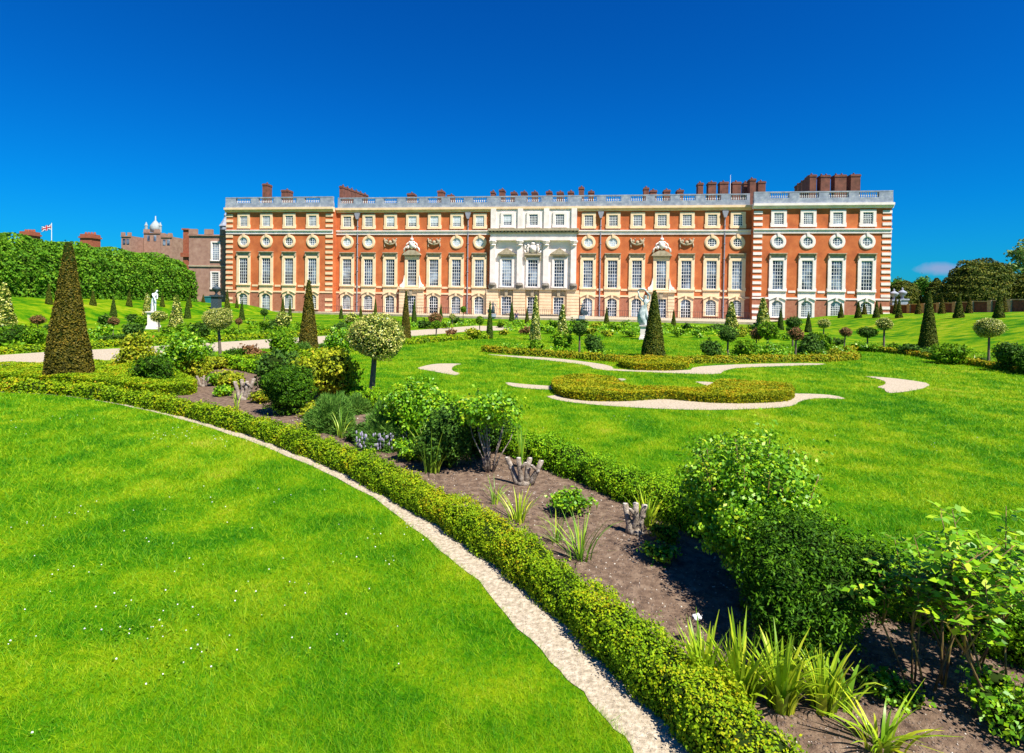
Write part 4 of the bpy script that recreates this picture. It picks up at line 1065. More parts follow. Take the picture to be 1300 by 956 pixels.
dome(1187, 385, 125, 28, 355.5, 'narrow reddish yew dome left of the huge one')

def tree(px, Y, wpx, toppx, label, m='tree_leaf', n=3500, L=.55, sparse=False, base=None, lobes=9, group='trees beyond the garden wall'):
    c = atd(px, 390, Y); z0 = float(H(c.x, c.y)); r = empty('tree', (c.x, c.y, z0)); tag(r, label, 'tree', group)
    topz = atd(px, toppx, Y).z-z0; w = wpx*Y/F
    b = MB(); hh = topz; b.tube([(0, 0, 0), (.1, 0, hh*.3), (0, .1, hh*.55), (.1, 0, hh*.85)], [w*.04+.1, w*.03+.08, w*.02+.06, .05], 7)
    lb = []
    for i in range(lobes):
        a = random.uniform(0, 6.28); q = random.uniform(.15, 1)**.6; zc = random.uniform(.42, .84)
        rr = w*.5*q*(1-abs(zc-.55)*.9)*.75
        p = (rr*math.cos(a), rr*math.sin(a), hh*zc); s = random.uniform(.16, .27)*(.55 if sparse else 1)*w
        lb.append((p, (s, s, s*.8*min(1.2, hh/w*1.1))))
        b.tube([(0, 0, hh*random.uniform(.25, .5)), (p[0]*.5, p[1]*.5, p[2]*.8), p], [.14, .09, .04], 5)
    lb.append(((0, 0, hh*.84), (w*.2, w*.2, hh*.16)))
    b.build('trunk', M['bark'], r, True)
    me = bush_mesh('crown', m, lb, n, L, L*.7, core=.55 if not sparse else .1, depth=.5, tilt=1, lump=.25, flat_bottom=False, fringe=.3)
    link_mesh('crown', me, r)
    return r
tree(1139, 170, 30, 352, 'bright green round tree just right of the palace corner')
tree(1169, 175, 34, 352, 'bright green tree between two yew domes')
tree(1112, 180, 40, 356, 'green tree mostly hidden behind the right palace wing')
tree(1302, 150, 56, 298, 'tall pale sparse tree showing sky through its crown at the right edge', 'pale_leaf', 1700, .8, True, lobes=22)
tree(1272, 160, 24, 338, 'low pale shrubby tree right of the huge yew dome', 'pale_leaf', 900, .7, True, lobes=8)

# garden wall right
wr = empty('garden_wall', (0, 0, 0)); tag(wr, 'long brick garden wall with stone coping and piers at the top of the right bank', 'wall')
wa = atd(1310, 389, 74); wb = atd(1122, 394, 98); n = 9
P = [Vector((wa.x+(wb.x-wa.x)*i/n, wa.y+(wb.y-wa.y)*i/n)) for i in range(n+1)]
def wallseg(b, p, q, th, z0, z1):
    t = (q-p).normalized(); nn = Vector((-t.y, t.x))*th/2; c = [p-nn, q-nn, q+nn, p+nn]; s = len(b.v)
    b.v += [(k.x, k.y, z0) for k in c]+[(k.x, k.y, z1) for k in c]
    b.f += [(s, s+1, s+2, s+3), (s+4, s+7, s+6, s+5), (s, s+4, s+5, s+1), (s+1, s+5, s+6, s+2), (s+2, s+6, s+7, s+3), (s+3, s+7, s+4, s)]
def wz(i): t = i/n; return 3.83*(1-t)+2.55*t
for i in range(n):
    p, q = P[i], P[i+1]; t = (q-p).normalized()
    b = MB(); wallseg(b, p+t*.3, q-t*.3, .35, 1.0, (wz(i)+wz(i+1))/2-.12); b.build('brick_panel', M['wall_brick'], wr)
    b = MB(); wallseg(b, p+t*.31, q-t*.31, .55, (wz(i)+wz(i+1))/2-.12, (wz(i)+wz(i+1))/2+.02); b.build('coping', M['tan_stone'], wr)
for i in range(n+1):
    b = MB(); p = P[i]; b.box(p.x-.33, p.x+.33, p.y-.33, p.y+.33, 1.0, wz(i)+.06); b.build('pier', M['tan_stone'], wr)
# piers with urns
def urn_pier(px, Y, topy, base_y, label, mat_='grey_stone', w=1.25, group='stone gate piers with urns'):
    c = atd(px, base_y, Y); z0 = float(H(c.x, c.y)); top = atd(px, topy, Y).z-z0; r = empty('gate_pier', (c.x, c.y, z0)); tag(r, label, 'gate pier', group)
    ph = top*.56; b = MB(); b.box(-w/2, w/2, -w/2, w/2, -.3, ph-.25); b.box(-w/2-.15, w/2+.15, -w/2-.15, w/2+.15, ph-.25, ph); b.box(-w/2-.1, w/2+.1, -w/2-.1, w/2+.1, -.3, .25); b.build('pier', M[mat_], r)
    b = MB(); u = top-ph; k = w*.5
    b.lathe(0, 0, [(k*.6, ph), (k*.3, ph+u*.1), (k*.3, ph+u*.18), (k*.95, ph+u*.4), (k*1.15, ph+u*.55), (k*1.1, ph+u*.6), (k*.5, ph+u*.72), (k*.2, ph+u*.8), (k*.3, ph+u*.88), (k*.05, ph+u)], 12); b.build('urn', M[mat_], r, True)
urn_pier(1134.3, 98, 366.5, 394, 'pale stone gate pier with urn, left one of the two beyond the palace corner')
urn_pier(1145, 100, 365, 392, 'pale stone gate pier with urn, right one of the two beyond the palace corner')
urn_pier(274.6, 80, 359.5, 385, 'dark weathered pedestal with urn at the end of the hornbeam hedge', 'bronze', 1.0, group=None)

# teal box and blue tub
def tub(px, py, wpx, hpx, m, label, name='planter_tub', cat='planter'):
    g = G(px, py); s = g.y/F; w = wpx*s; h = hpx*s; b = MB()
    b.lathe(0, 0, [(w*.38, 0), (w*.48, h*.85), (w*.53, h*.86), (w*.53, h), (w*.45, h), (w*.42, h*.8)], 14); r = empty(name, g); tag(r, label, cat)
    b.build('tub', M[m], r); b = MB(); b.lathe(0, 0, [(w*.43, h*.8), (w*.43, h*.86)], 14); b.build('soil', M['soil'], r)
tub(1287, 389.5, 8, 5, 'blue', 'blue planter tub standing in front of the garden wall')
g = G(267.5, 384.5); b = MB(); w_ = 6.5*g.y/F; h_ = 8.5*g.y/F; r = empty('storage_box', g); tag(r, 'dark teal storage box between the hedge end and the urn', 'storage box')
b.box(-w_, w_, -.4, .4, 0, h_*.85); b.build('box_body', M['teal'], r); b = MB(); b.box(-w_-.06, w_+.06, -.46, .46, h_*.85, h_); b.build('lid', M['teal'], r)

# Tudor buildings behind the hedge
def bld(name, label, x0, x1, topy, Y, depth=8, m='tudor_brick', cren=True, cat='building', basez=0, crenw=1.0):
    a = atd(x0, topy, Y); c = atd(x1, topy, Y); z = (a.z+c.z)/2; r = empty(name, (a.x, Y, basez)); w = c.x-a.x
    tag(r, label, cat); b = MB(); zt = z-basez
    b.box(0, w, 0, depth, 0, zt-(.9 if cren else 0)); b.build('wall', M[m], r)
    if cren:
        b = MB(); k = max(2, int(w/(crenw*2))); st = w/(2*k-1)
        for i in range(k): b.box(i*2*st, i*2*st+st, -.12, .4, zt-.9, zt)
        b.box(-.1, w+.1, -.2, 0, zt-1.15, zt-.95); b.build('battlements', M[m], r)
    return r, w, zt
r, w, zt = bld('tudor_range', 'brown brick Tudor range with battlements and tall white sash windows left of the palace', 240, 289.5, 291, 97.5, 12)
for (x0, x1, y0, y1) in [(268.5, 279.8, 305, 330.7), (268.0, 279.2, 343, 366.5)]:
    a = atd(x0, y1, 97.5); c = atd(x1, y0, 97.5); W_, H__ = c.x-a.x, c.z-a.z
    kk = window_kit('tudor', W_*.8, H__*.88, 4, 8, W_*.14, H__*.06, .1, KW, sill=False)
    o = place_window(kk, (a.x+c.x)/2-r.location.x, -.02, a.z, r)
b = MB(); b.box(-.05, w+.05, -.16, .1, 7.6, 7.85); b.build('string_course', M['tan_stone'], r)
b = MB(); tx = (atd(280.5, 280, 97.5).x-r.location.x); b.lathe(tx, 1.5, [(.9, zt-1), (.9, zt+.6), (1.05, zt+.7), (.55, zt+1.5), (.15, zt+2.3), (.25, zt+2.6), (.05, zt+3.1)], 8); b.build('turret', M['grey_stone'], r)
def tower(label, x0, x1, topy, Y, windows=0, m='tudor_brick', dome_=False):
    r, w, zt = bld('tudor_tower', label, x0, x1, topy, Y, 6, m, True, 'tower', crenw=.8)
    b = MB()
    for i in range(2):
        z = zt-3.2; x = w*(.3+.4*i); b.box(x-.35, x+.35, -.06, .1, z, z+1.5)
    b.build('window', M['glass'], r)
    if dome_:
        b = MB(); k = w*.28; b.lathe(w*.3, 3, [(k, zt-.5), (k*1.15, zt+.6), (k*1.05, zt+1.3), (k*.6, zt+2.1), (k*.15, zt+2.8), (k*.1, zt+4)], 10); b.build('cupola', M['copper'], r, True)
        for q in (.08, .95):
            b = MB(); b.lathe(w*q, .5, [(.35, zt-.8), (.35, zt+.9), (.45, zt+1), (.05, zt+2)], 8); b.build('pinnacle', M['copper'], r)
    return r
tower('square brick tower with battlements showing leftmost above the hornbeam hedge', 154, 166, 295, 150)
tower('brick gatehouse tower with pale lead cupola above the hornbeam hedge', 182.5, 203, 291, 155, dome_=True)
tower('narrow brick tower just right of the cupola tower', 204.5, 218, 296, 150)
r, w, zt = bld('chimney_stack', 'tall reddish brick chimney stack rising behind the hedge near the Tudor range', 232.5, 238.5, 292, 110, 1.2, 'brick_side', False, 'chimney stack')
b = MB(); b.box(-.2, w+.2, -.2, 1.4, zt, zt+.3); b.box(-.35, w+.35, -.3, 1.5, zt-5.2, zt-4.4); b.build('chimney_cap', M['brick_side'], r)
for x0, x1, ty, lb in ((24.5, 38.5, 293.5, 'low brick chimney stack peeping over the left end of the hornbeam hedge'), (101.5, 116.5, 297, 'brick chimney stack peeping over the middle of the hornbeam hedge')):
    r, w, zt = bld('chimney_stack', lb, x0, x1, ty, 140, 3, 'brick_side', False, 'chimney stack')
    b = MB(); b.box(-.25, w+.25, -.25, 3.2, zt-1.0, zt-.6)
    for i in range(4): b.lathe(w*(i+.5)/4, 1.5, [(.3, zt), (.22, zt+.6)], 8)
    b.build('chimney_pots', M['brick_side'], r)
# union flag on its pole
g = atd(65.5, 300, 150); top = atd(65.5, 283, 150).z
fr = empty('flagpole', (g.x, 150, 0)); tag(fr, 'white flagpole flying a union flag above the hornbeam hedge', 'flagpole')
b = MB(); b.tube([(0, 0, 0), (0, 0, top)], [.12, .07], 6); b.build('pole', M['white_paint'], fr)
def flagpart(par, name, m, polys, y):
    b = MB()
    for pl in polys:
        n0 = len(b.v)
        for sgn in (0, 1):
            for (x, z) in pl: b.v.append((-x, (y+.02*sgn)+.12*math.sin(x*2.4)*x/2.4+(0), top-.2-1.5+z-x*.28))
        k = len(pl); b.f.append(tuple(range(n0, n0+k))); b.f.append(tuple(range(n0+2*k-1, n0+k-1, -1)))
        for i in range(k): j = (i+1) % k; b.f.append((n0+i, n0+j, n0+k+j, n0+k+i))
    return b.build(name, M[m], par)
cols = lambda x0, x1, f0, f1: [[(x0+(x1-x0)*i/6, f0(i/6)), (x0+(x1-x0)*(i+1)/6, f0((i+1)/6)), (x0+(x1-x0)*(i+1)/6, f1((i+1)/6)), (x0+(x1-x0)*i/6, f1(i/6))] for i in range(6)]
fl = flagpart(fr, 'flag', 'flag_blue', cols(0, 2.6, lambda t: 0, lambda t: 1.4), 0)
wd = cols(0, 2.6, lambda t: max(0, 1.4*t-.14), lambda t: min(1.4, 1.4*t+.14))+cols(0, 2.6, lambda t: max(0, 1.4*(1-t)-.14), lambda t: min(1.4, 1.4*(1-t)+.14))
flagpart(fl, 'white_cross', 'flag_white', wd+cols(0, 2.6, lambda t: .47, lambda t: .93)+[[(1.07, 0), (1.53, 0), (1.53, 1.4), (1.07, 1.4)]], -.03)
flagpart(fl, 'red_cross', 'flag_red', cols(0, 2.6, lambda t: .57, lambda t: .83)+[[(1.17, 0), (1.43, 0), (1.43, 1.4), (1.17, 1.4)]], -.06)

# ================================================================== SHRUBS AND BORDERS
STY = {  # material, leaf length px at least, aspect, lump, depth, core, corem
 'dark': ('dark_leaf', .6, .2, .30, .62, 'core'), 'green': ('mid_leaf', .65, .22, .35, .56, 'core'), 'rose': ('rose_leaf', .65, .28, .45, .40, 'core'),
 'yellow': ('yellow_leaf', .6, .2, .35, .58, 'core'), 'conifer': ('conifer', .35, .14, .22, .66, 'core'), 'red': ('red_leaf', .6, .22, .35, .5, 'core'), 'holly': ('holly', .6, .15, .25, .66, 'core'), 'open': ('rose_leaf', .65, .3, .7, .12, 'core')}
def shrub(px, by, wpx, hpx, kind, label, lobes=7, Lpx=4.2, n=None, group=None, stems=0, name='shrub', cat='shrub', lift=0.0, fringe=.12, style=None):
    g = G(px, by); s = g.y/F; W = wpx*s*.93; Hh = hpx*s*.95; L = max(.028, Lpx*s); m, asp, lump, dep, core, cm = STY[style or kind]
    lb = []
    for i in range(lobes):
        a = 6.283*i/lobes+random.uniform(-.4, .4); q = random.uniform(.25, .56); z = random.uniform(.28, .76)
        rr = random.uniform(.22, .34)
        lb.append(((math.cos(a)*q*W*(.62), math.sin(a)*q*W*.62, lift*Hh+(z)*Hh*(1-lift)), (rr*W, rr*W, rr*Hh*1.05*(1-lift))))
    lb.append(((0, 0, lift*Hh+.5*Hh*(1-lift)), (W*.36, W*.36, Hh*.5*(1-lift))))
    if n is None: n = int(min(40000, max(400, 5.5*wpx*hpx/(Lpx*Lpx)*5.5)))
    me = bush_mesh('foliage', m, lb, n, L, L*asp, core=core, depth=dep, lump=lump, corem=cm, fringe=fringe, flat_bottom=True)
    if not stems:
        me.name = name; o = link_mesh(name, me); o.location = g; return tag(o, label, cat, group)
    r = empty(name, g); tag(r, label, cat, group); link_mesh('foliage', me, r)
    b = MB()
    for i in range(stems):
        a = random.uniform(0, 6.28); q = random.uniform(.1, .36)*W; z = Hh*random.uniform(.5, .85)
        b.tube([(math.cos(a)*.05, math.sin(a)*.05, -.02), (math.cos(a)*q*.4, math.sin(a)*q*.4, z*.35), (math.cos(a)*q*.85, math.sin(a)*q*.85, z*.75), (math.cos(a)*q, math.sin(a)*q, z)], [.016+.004*W, .013, .009, .005], 6)
    b.build('stems', M['pale_bark' if stems > 5 else 'cane'], r, True); return r
def mound(px, by, wpx, hpx, label, n=9000, m='lavender', Lm=.20, Wm=.010, name='lavender_bush', cat='lavender bush', flowers=0, group=None):
    g = G(px, by); s = g.y/F; W = wpx*s/2; Hh = hpx*s; D = sphere_pts(n); D[:, 2] = np.abs(D[:, 2])
    lf = Lump(.10); hf = Lump(.10, 7, 8); P = D*(lf(D)*hf(D)*(.74+.24*rng.random(n)))[:, None]*np.array([W, W, Hh])*.93
    V, Fq = leaf_quads(P, unit(np.cross(D, rng.normal(size=(n, 3)))), max(Lm, 5*s), max(Wm, .9*s), .5, 0, .1, tdir=unit(D+np.array([0, 0, .5]))*1.0)
    cv = ICOV*(lf(ICOV)*.68)[:, None]*np.array([W, W, Hh]); cv[:, 2] = np.maximum(cv[:, 2], 0)
    V, Fs, ix = merge([(V, Fq, 0), (cv, ICOF, 1)])
    r = empty(name, g); tag(r, label, cat, group); link_mesh('foliage', np_mesh('foliage', V, Fs, [M[m], M['core_light']], ix), r)
    if flowers:
        b = MB()
        for i in range(flowers):
            a = random.uniform(3.6, 5.8); q = random.uniform(.75, 1.0)*W; x, y = math.cos(a)*q, math.sin(a)*q; z = Hh*random.uniform(.08, .45)
            b.blob((x, y, z), (.016, .016, .035), 5, 4)
        fo = b.build('flower_heads', M['lavender_flower'], r); fo['kind'] = 'stuff'
    return r
def iris(px, by, wpx, hpx, n, label, name='iris_clump', cat='iris clump', m='iris', group=None, wid=.022):
    g = G(px, by); s = g.y/F; W = wpx*s/2; Hh = hpx*s; V = []; Fq = []
    for i in range(n):
        a = random.uniform(0, 6.28); q = random.uniform(0, .35)*W; h = Hh*random.uniform(.55, 1.15); ln = random.uniform(.1, 1.2)*W; wd_ = max(wid, 1.3*s)*random.uniform(.6, 1.1)
        ca, sa = math.cos(a), math.sin(a); wx, wy = math.cos(a+1.57+random.uniform(-.6, .6)), math.sin(a+1.57+random.uniform(-.6, .6)); droop = random.random()**2
        b0 = len(V)
        for k in range(6):
            t = k/5; x = ca*(q+ln*t**1.8); y = sa*(q+ln*t**1.8); z = h*(t-.45*droop*t**3); w_ = wd_*.5*(1-t**2.5)+.0008
            V += [(x-wx*w_, y-wy*w_, z), (x+wx*w_, y+wy*w_, z)]
        for k in range(5): Fq.append((b0+2*k, b0+2*k+1, b0+2*k+3, b0+2*k+2))
    o = link_mesh(name, np_mesh(name, np.array(V), [np.array(Fq)], [M[m]])); o.location = g-Vector((0, 0, .01))
    return tag(o, label, cat, group)
def stump(px, by, hpx, spread, prongs, label):
    g = G(px, by); s = g.y/F; Hh = hpx*s*.9; sp_ = spread*s/2*.9; r = empty('pruned_stump', g); tag(r, label, 'tree stump', 'hard-pruned stumps in the soil bed')
    b = MB(); c = MB(); th = Hh*.12
    for i in range(prongs):
        t = -1+2*i/(prongs-1) if prongs > 1 else 0; x = t*sp_; y = random.uniform(-.3, .3)*sp_; h = Hh*random.uniform(.82, 1.0)
        b.tube([(t*th*1.4, 0, -.03), (x*.55, y*.5, h*.28), (x*.8+random.uniform(-.1, .1)*sp_, y, h*.6), (x*1.05, y*1.2, h)], [th*1.15, th*.9, th*.68, th*.72], 8)
        b.blob((x*.8, y, h*.62), th*.78, 7, 5, .25)
        if i % 2: b.tube([(x*.8, y, h*.6), (x*.8+th*1.6*(1 if t < 0 else -1), y-th, h*.85)], [th*.5, th*.42], 7); c.blob((x*.8+th*1.6*(1 if t < 0 else -1), y-th, h*.86), (th*.4, th*.4, th*.12), 7, 4)
        c.blob((x*1.05, y*1.2, h*1.0), (th*.68, th*.68, th*.10), 8, 4)
    b.blob((0, 0, th*.5), (th*2.2, th*1.8, th*1.4), 9, 6, .15)
    b.build('stump', M['pale_bark'], r, True); c.build('cut_face', M['cut_wood'], r, True)

# --- near border
shrub(175, 471, 52, 48, 'yellow', 'yellow-green leafy bush just right of the big brown cone', Lpx=4)
shrub(231, 478, 56, 58, 'rose', 'bright green rose bush with bare pale stems left of the smallest pale stump', stems=7, lift=.22, Lpx=3.8)
shrub(197, 491, 46, 42, 'conifer', 'dark green rounded conifer between two bright bushes near the big brown cone', Lpx=4)
shrub(250, 478, 40, 30, 'yellow', 'low yellow-green bush at the right foot of the far rose bush', Lpx=3.6)
shrub(272, 490, 22, 17, 'green', 'small green plant just behind the first pale stump', Lpx=3)
shrub(296, 494, 34, 22, 'yellow', 'low yellow-green plant between the two far stumps', Lpx=3.4)
shrub(356, 500, 66, 56, 'dark', 'glossy dark leafy bush behind the round dark conifer', Lpx=4.5)
shrub(362, 526, 66, 62, 'conifer', 'round dark green conifer on the soil left of the yellow-green bush', Lpx=3.8, n=22000)
shrub(415, 507, 82, 66, 'yellow', 'large yellow-green bush tipped with orange left of the big holly ball', Lpx=4.8, n=6500, stems=6, lift=.08)
mound(420, 545, 66, 50, 'feathery green lavender mound left of the trunk of the big holly ball', 12000)
mound(488, 566, 76, 52, 'feathery green lavender mound with faded purple flowers right of the holly trunk', 14000, flowers=120)
mound(452, 524, 40, 22, 'small lavender mound right behind the trunk of the big holly ball', 5000)
shrub(541, 568, 88, 92, 'rose', 'large bright green rose bush right of the lavender mounds', Lpx=4.5, n=15000, lift=.05)
shrub(566, 594, 72, 84, 'dark', 'rounded dark green bush left of the rose bush with bare stems', Lpx=4.2, n=13000)
shrub(622, 600, 96, 112, 'rose', 'rose bush with long bare stems and reddish young leaves before the lawn scroll', Lpx=5.4, n=2600, stems=10, lift=.52, fringe=.5, style='open')
iris(300, 520, 20, 30, 10, 'thin green iris blades poking up left of the dark conifer')
iris(434, 556, 46, 42, 26, 'bright iris blades poking up in front of the left lavender mound')
iris(547, 600, 66, 60, 70, 'tall green iris blades left of the bare-stemmed rose bush')
iris(662, 595, 34, 64, 22, 'upright iris blades behind the four-pronged stump')
iris(659, 664, 70, 42, 34, 'yellow-green iris tuft at the inner edge of the near hedge', m='iris_bright')
iris(738, 712, 92, 66, 34, 'arching iris leaves with dark tips between the near hedge and the low creeping plant', wid=.02)
iris(822, 668, 58, 48, 48, 'yellow strappy clump right of the short branched stump', m='iris_bright')
iris(893, 884, 84, 92, 110, 'bright yellow-green clump of strappy leaves beside the white iris bloom', m='iris_bright', wid=.034)
iris(940, 893, 94, 100, 120, 'second of the merged strappy clumps in the near corner, right of the bloom', m='iris_bright', wid=.036)
iris(992, 899, 94, 94, 110, 'third of the merged strappy clumps in the near corner, under the round conifer', m='iris_bright', wid=.036)
iris(1045, 903, 84, 80, 70, 'last of the merged strappy clumps in the near corner, beside the cane bushes', m='iris_bright', wid=.034)
iris(1075, 900, 70, 72, 16, 'sparse upright iris blades under the round conifer at the bottom', wid=.03)
stump(258, 491, 17, 18, 3, 'small pale three-pronged stump farthest along the soil bed')
stump(309, 508, 30, 26, 4, 'pale pruned stump of several prongs between the far stump and the dark conifer')
stump(665, 616, 42, 46, 4, 'pale four-pronged pruned stump beside the bare-stemmed rose bush')
stump(806, 678, 48, 26, 3, 'short thick branched stump beside the yellow strappy clump')
shrub(722, 652, 60, 28, 'rose', 'low creeping green plant with pale roots behind the arching iris', Lpx=5, n=900, stems=3)
shrub(838, 712, 56, 22, 'rose', 'little sprawl of green rose shoots on the soil before the big rose bush', Lpx=5.5, n=420, stems=3)
rb = shrub(950, 738, 188, 188, 'rose', 'big bright green rose bush standing over the round dark conifer', Lpx=5.6, n=40000, lobes=13, stems=5, lift=.12, fringe=.12)
shrub(1024, 822, 182, 165, 'conifer', 'large round dark green conifer on the soil in front of the big rose bush', Lpx=6.0, n=52000, lobes=12)
# shoots on the big rose bush and the tall canes at the right
def canes(root, specs, leaf, name='cane'):
    b = MB(); P = []; N = []; T = []
    for pts, rad, nl, start in specs:
        b.tube(pts, rad, 6)
        pv = [Vector(p) for p in pts]
        for i in range(nl):
            t = start+(1-start)*(i+.5)/nl; f = t*(len(pv)-1); k = min(int(f), len(pv)-2); p = pv[k].lerp(pv[k+1], f-k)
            a = random.uniform(0, 6.28); out = Vector((math.cos(a), math.sin(a), random.uniform(.1, .6))).normalized(); L = leaf*random.uniform(1.2, 2.2)
            q = p+out*L; b.tube([p, q], .0022, 4); sd_ = out.cross(Vector((0, 0, 1))).normalized()
            for (fr_, sgn) in ((.45, 1), (.45, -1), (.8, 1), (.8, -1), (1.05, 0)):
                c = p+out*L*fr_+sd_*sgn*leaf*.5; P.append(c); N.append((0, 0, 1)); T.append(tuple(out*.6+sd_*sgn) if sgn else tuple(out))
    b.build(name, M['cane'], root, True)
    V, Fq = leaf_quads(np.array([tuple(p) for p in P]), np.array(N, float), leaf, leaf*.62, .45, .3, .2, tdir=np.array(T)*2.5)
    link_mesh('leaves', np_mesh('leaves', V, [Fq], [M['rose_leaf']]), root)
sp = []
for i in range(16):
    a = random.uniform(0, 6.28); q = random.uniform(.1, .7); x, y = q*math.cos(a), q*.8*math.sin(a); z = 1.35-q*.5
    sp.append(([(x*.7, y*.7, z-.35), (x, y, z), (x*1.12, y*1.1, z+random.uniform(.12, .32))], [.008, .006, .003], 8, .2))
canes(rb, sp, .045)
def canebush(px, by, label, n, htpx, spread, leaf=.085, lv=6, group=None):
    g = G(px, by); s = g.y/F; r = empty('rose_bush', g); tag(r, label, 'rose bush', group); sp = []
    for i in range(n):
        a = 6.283*(i*.382)+random.uniform(-.3, .3); h = htpx*s*random.uniform(.72, 1.05); q = spread*s*random.uniform(.55, 1.1); x, y = math.cos(a)*q, math.sin(a)*q*.5
        x0, y0 = x*.3+random.uniform(-.06, .06), y*.3
        mid = (x*.75+random.uniform(-.14, .14), y*.6, h*.5)
        sp.append(([(x0, y0, -.03), ((x0+mid[0])/2, (y0+mid[1])/2, h*.25), mid, (x*.8, y*.8, h*.75), (x, y, h)], [.009, .008, .007, .005, .0025], lv, .55))
        for _ in range(2): sp.append(([mid, (mid[0]+random.uniform(-.2, .2), mid[1]-.05, h*.7), (mid[0]+random.uniform(-.3, .3), mid[1]-.1, h*.85)], [.008, .006, .003], lv//2+1, .4))
    canes(r, sp, leaf); return r
canebush(1180, 872, 'sparse rose bush with thin leafy canes between the round conifer and the tall canes', 8, 200, 80, .06, 13)
canebush(1275, 905, 'tall mossy rose canes with big leaves at the right edge of the soil bed', 9, 262, 120, .08, 13)
canebush(1225, 845, 'rose bush with reddish shoots in front of the green box hedge, between two cane bushes', 6, 165, 70, .06, 10)
shrub(1130, 885, 90, 30, 'rose', 'low sprawl of rose shoots at the foot of the sparse rose bush', Lpx=6.5, n=700, stems=4)
shrub(1290, 930, 130, 60, 'rose', 'leafy low growth at the foot of the tall mossy canes', Lpx=7.5, n=1600, stems=5)
iris(1120, 950, 150, 60, 40, 'short strappy leaves at the bottom edge in front of the round conifer', m='iris_bright', wid=.03)
shrub(330, 512, 24, 16, 'yellow', 'small yellow-green plant left of the round dark conifer beside the middle stump', Lpx=3.6)
shrub(284, 503, 26, 15, 'rose', 'small leafy plant between the two far stumps at the edge of the near hedge', Lpx=3.6)
shrub(398, 530, 30, 20, 'yellow', 'low yellow-green tuft between the round dark conifer and the lavender', Lpx=3.8)
shrub(456, 560, 34, 22, 'dark', 'low dark plant between the two large lavender mounds', Lpx=4)
shrub(520, 585, 40, 30, 'rose', 'low green shoots in front of the rounded bushes at the middle of the bed', Lpx=4)
shrub(610, 575, 80, 70, 'dark', 'dark shrub filling the gap behind the bare-stemmed rose bush', Lpx=4.5, n=9000)
iris(706, 690, 46, 44, 22, 'small grassy tuft between the yellow-green iris tuft and the arching one', wid=.016)
iris(628, 640, 40, 34, 20, 'low grassy tuft beside the near hedge below the four-pronged stump', wid=.016)
shrub(845, 690, 40, 26, 'yellow', 'small yellow-green shrub right of the short branched stump', Lpx=4.5, n=900)
# white iris bloom
g = G(884, 822); r = empty('white_flower', g); tag(r, 'single white iris bloom on a thin stem above the strappy clump', 'flower')
b = MB(); b.tube([(0, 0, 0), (.01, 0, .15), (0, 0, .24)], .005, 5); b.build('stem', M['iris'], r)
b = MB()
for k in range(6):
    a = k*1.047; b.blob((math.cos(a)*.022, math.sin(a)*.022, .26+.014*(k % 2)), (.021, .016, .016), 7, 5, .15)
b.build('petals', M['petal'], r, True)

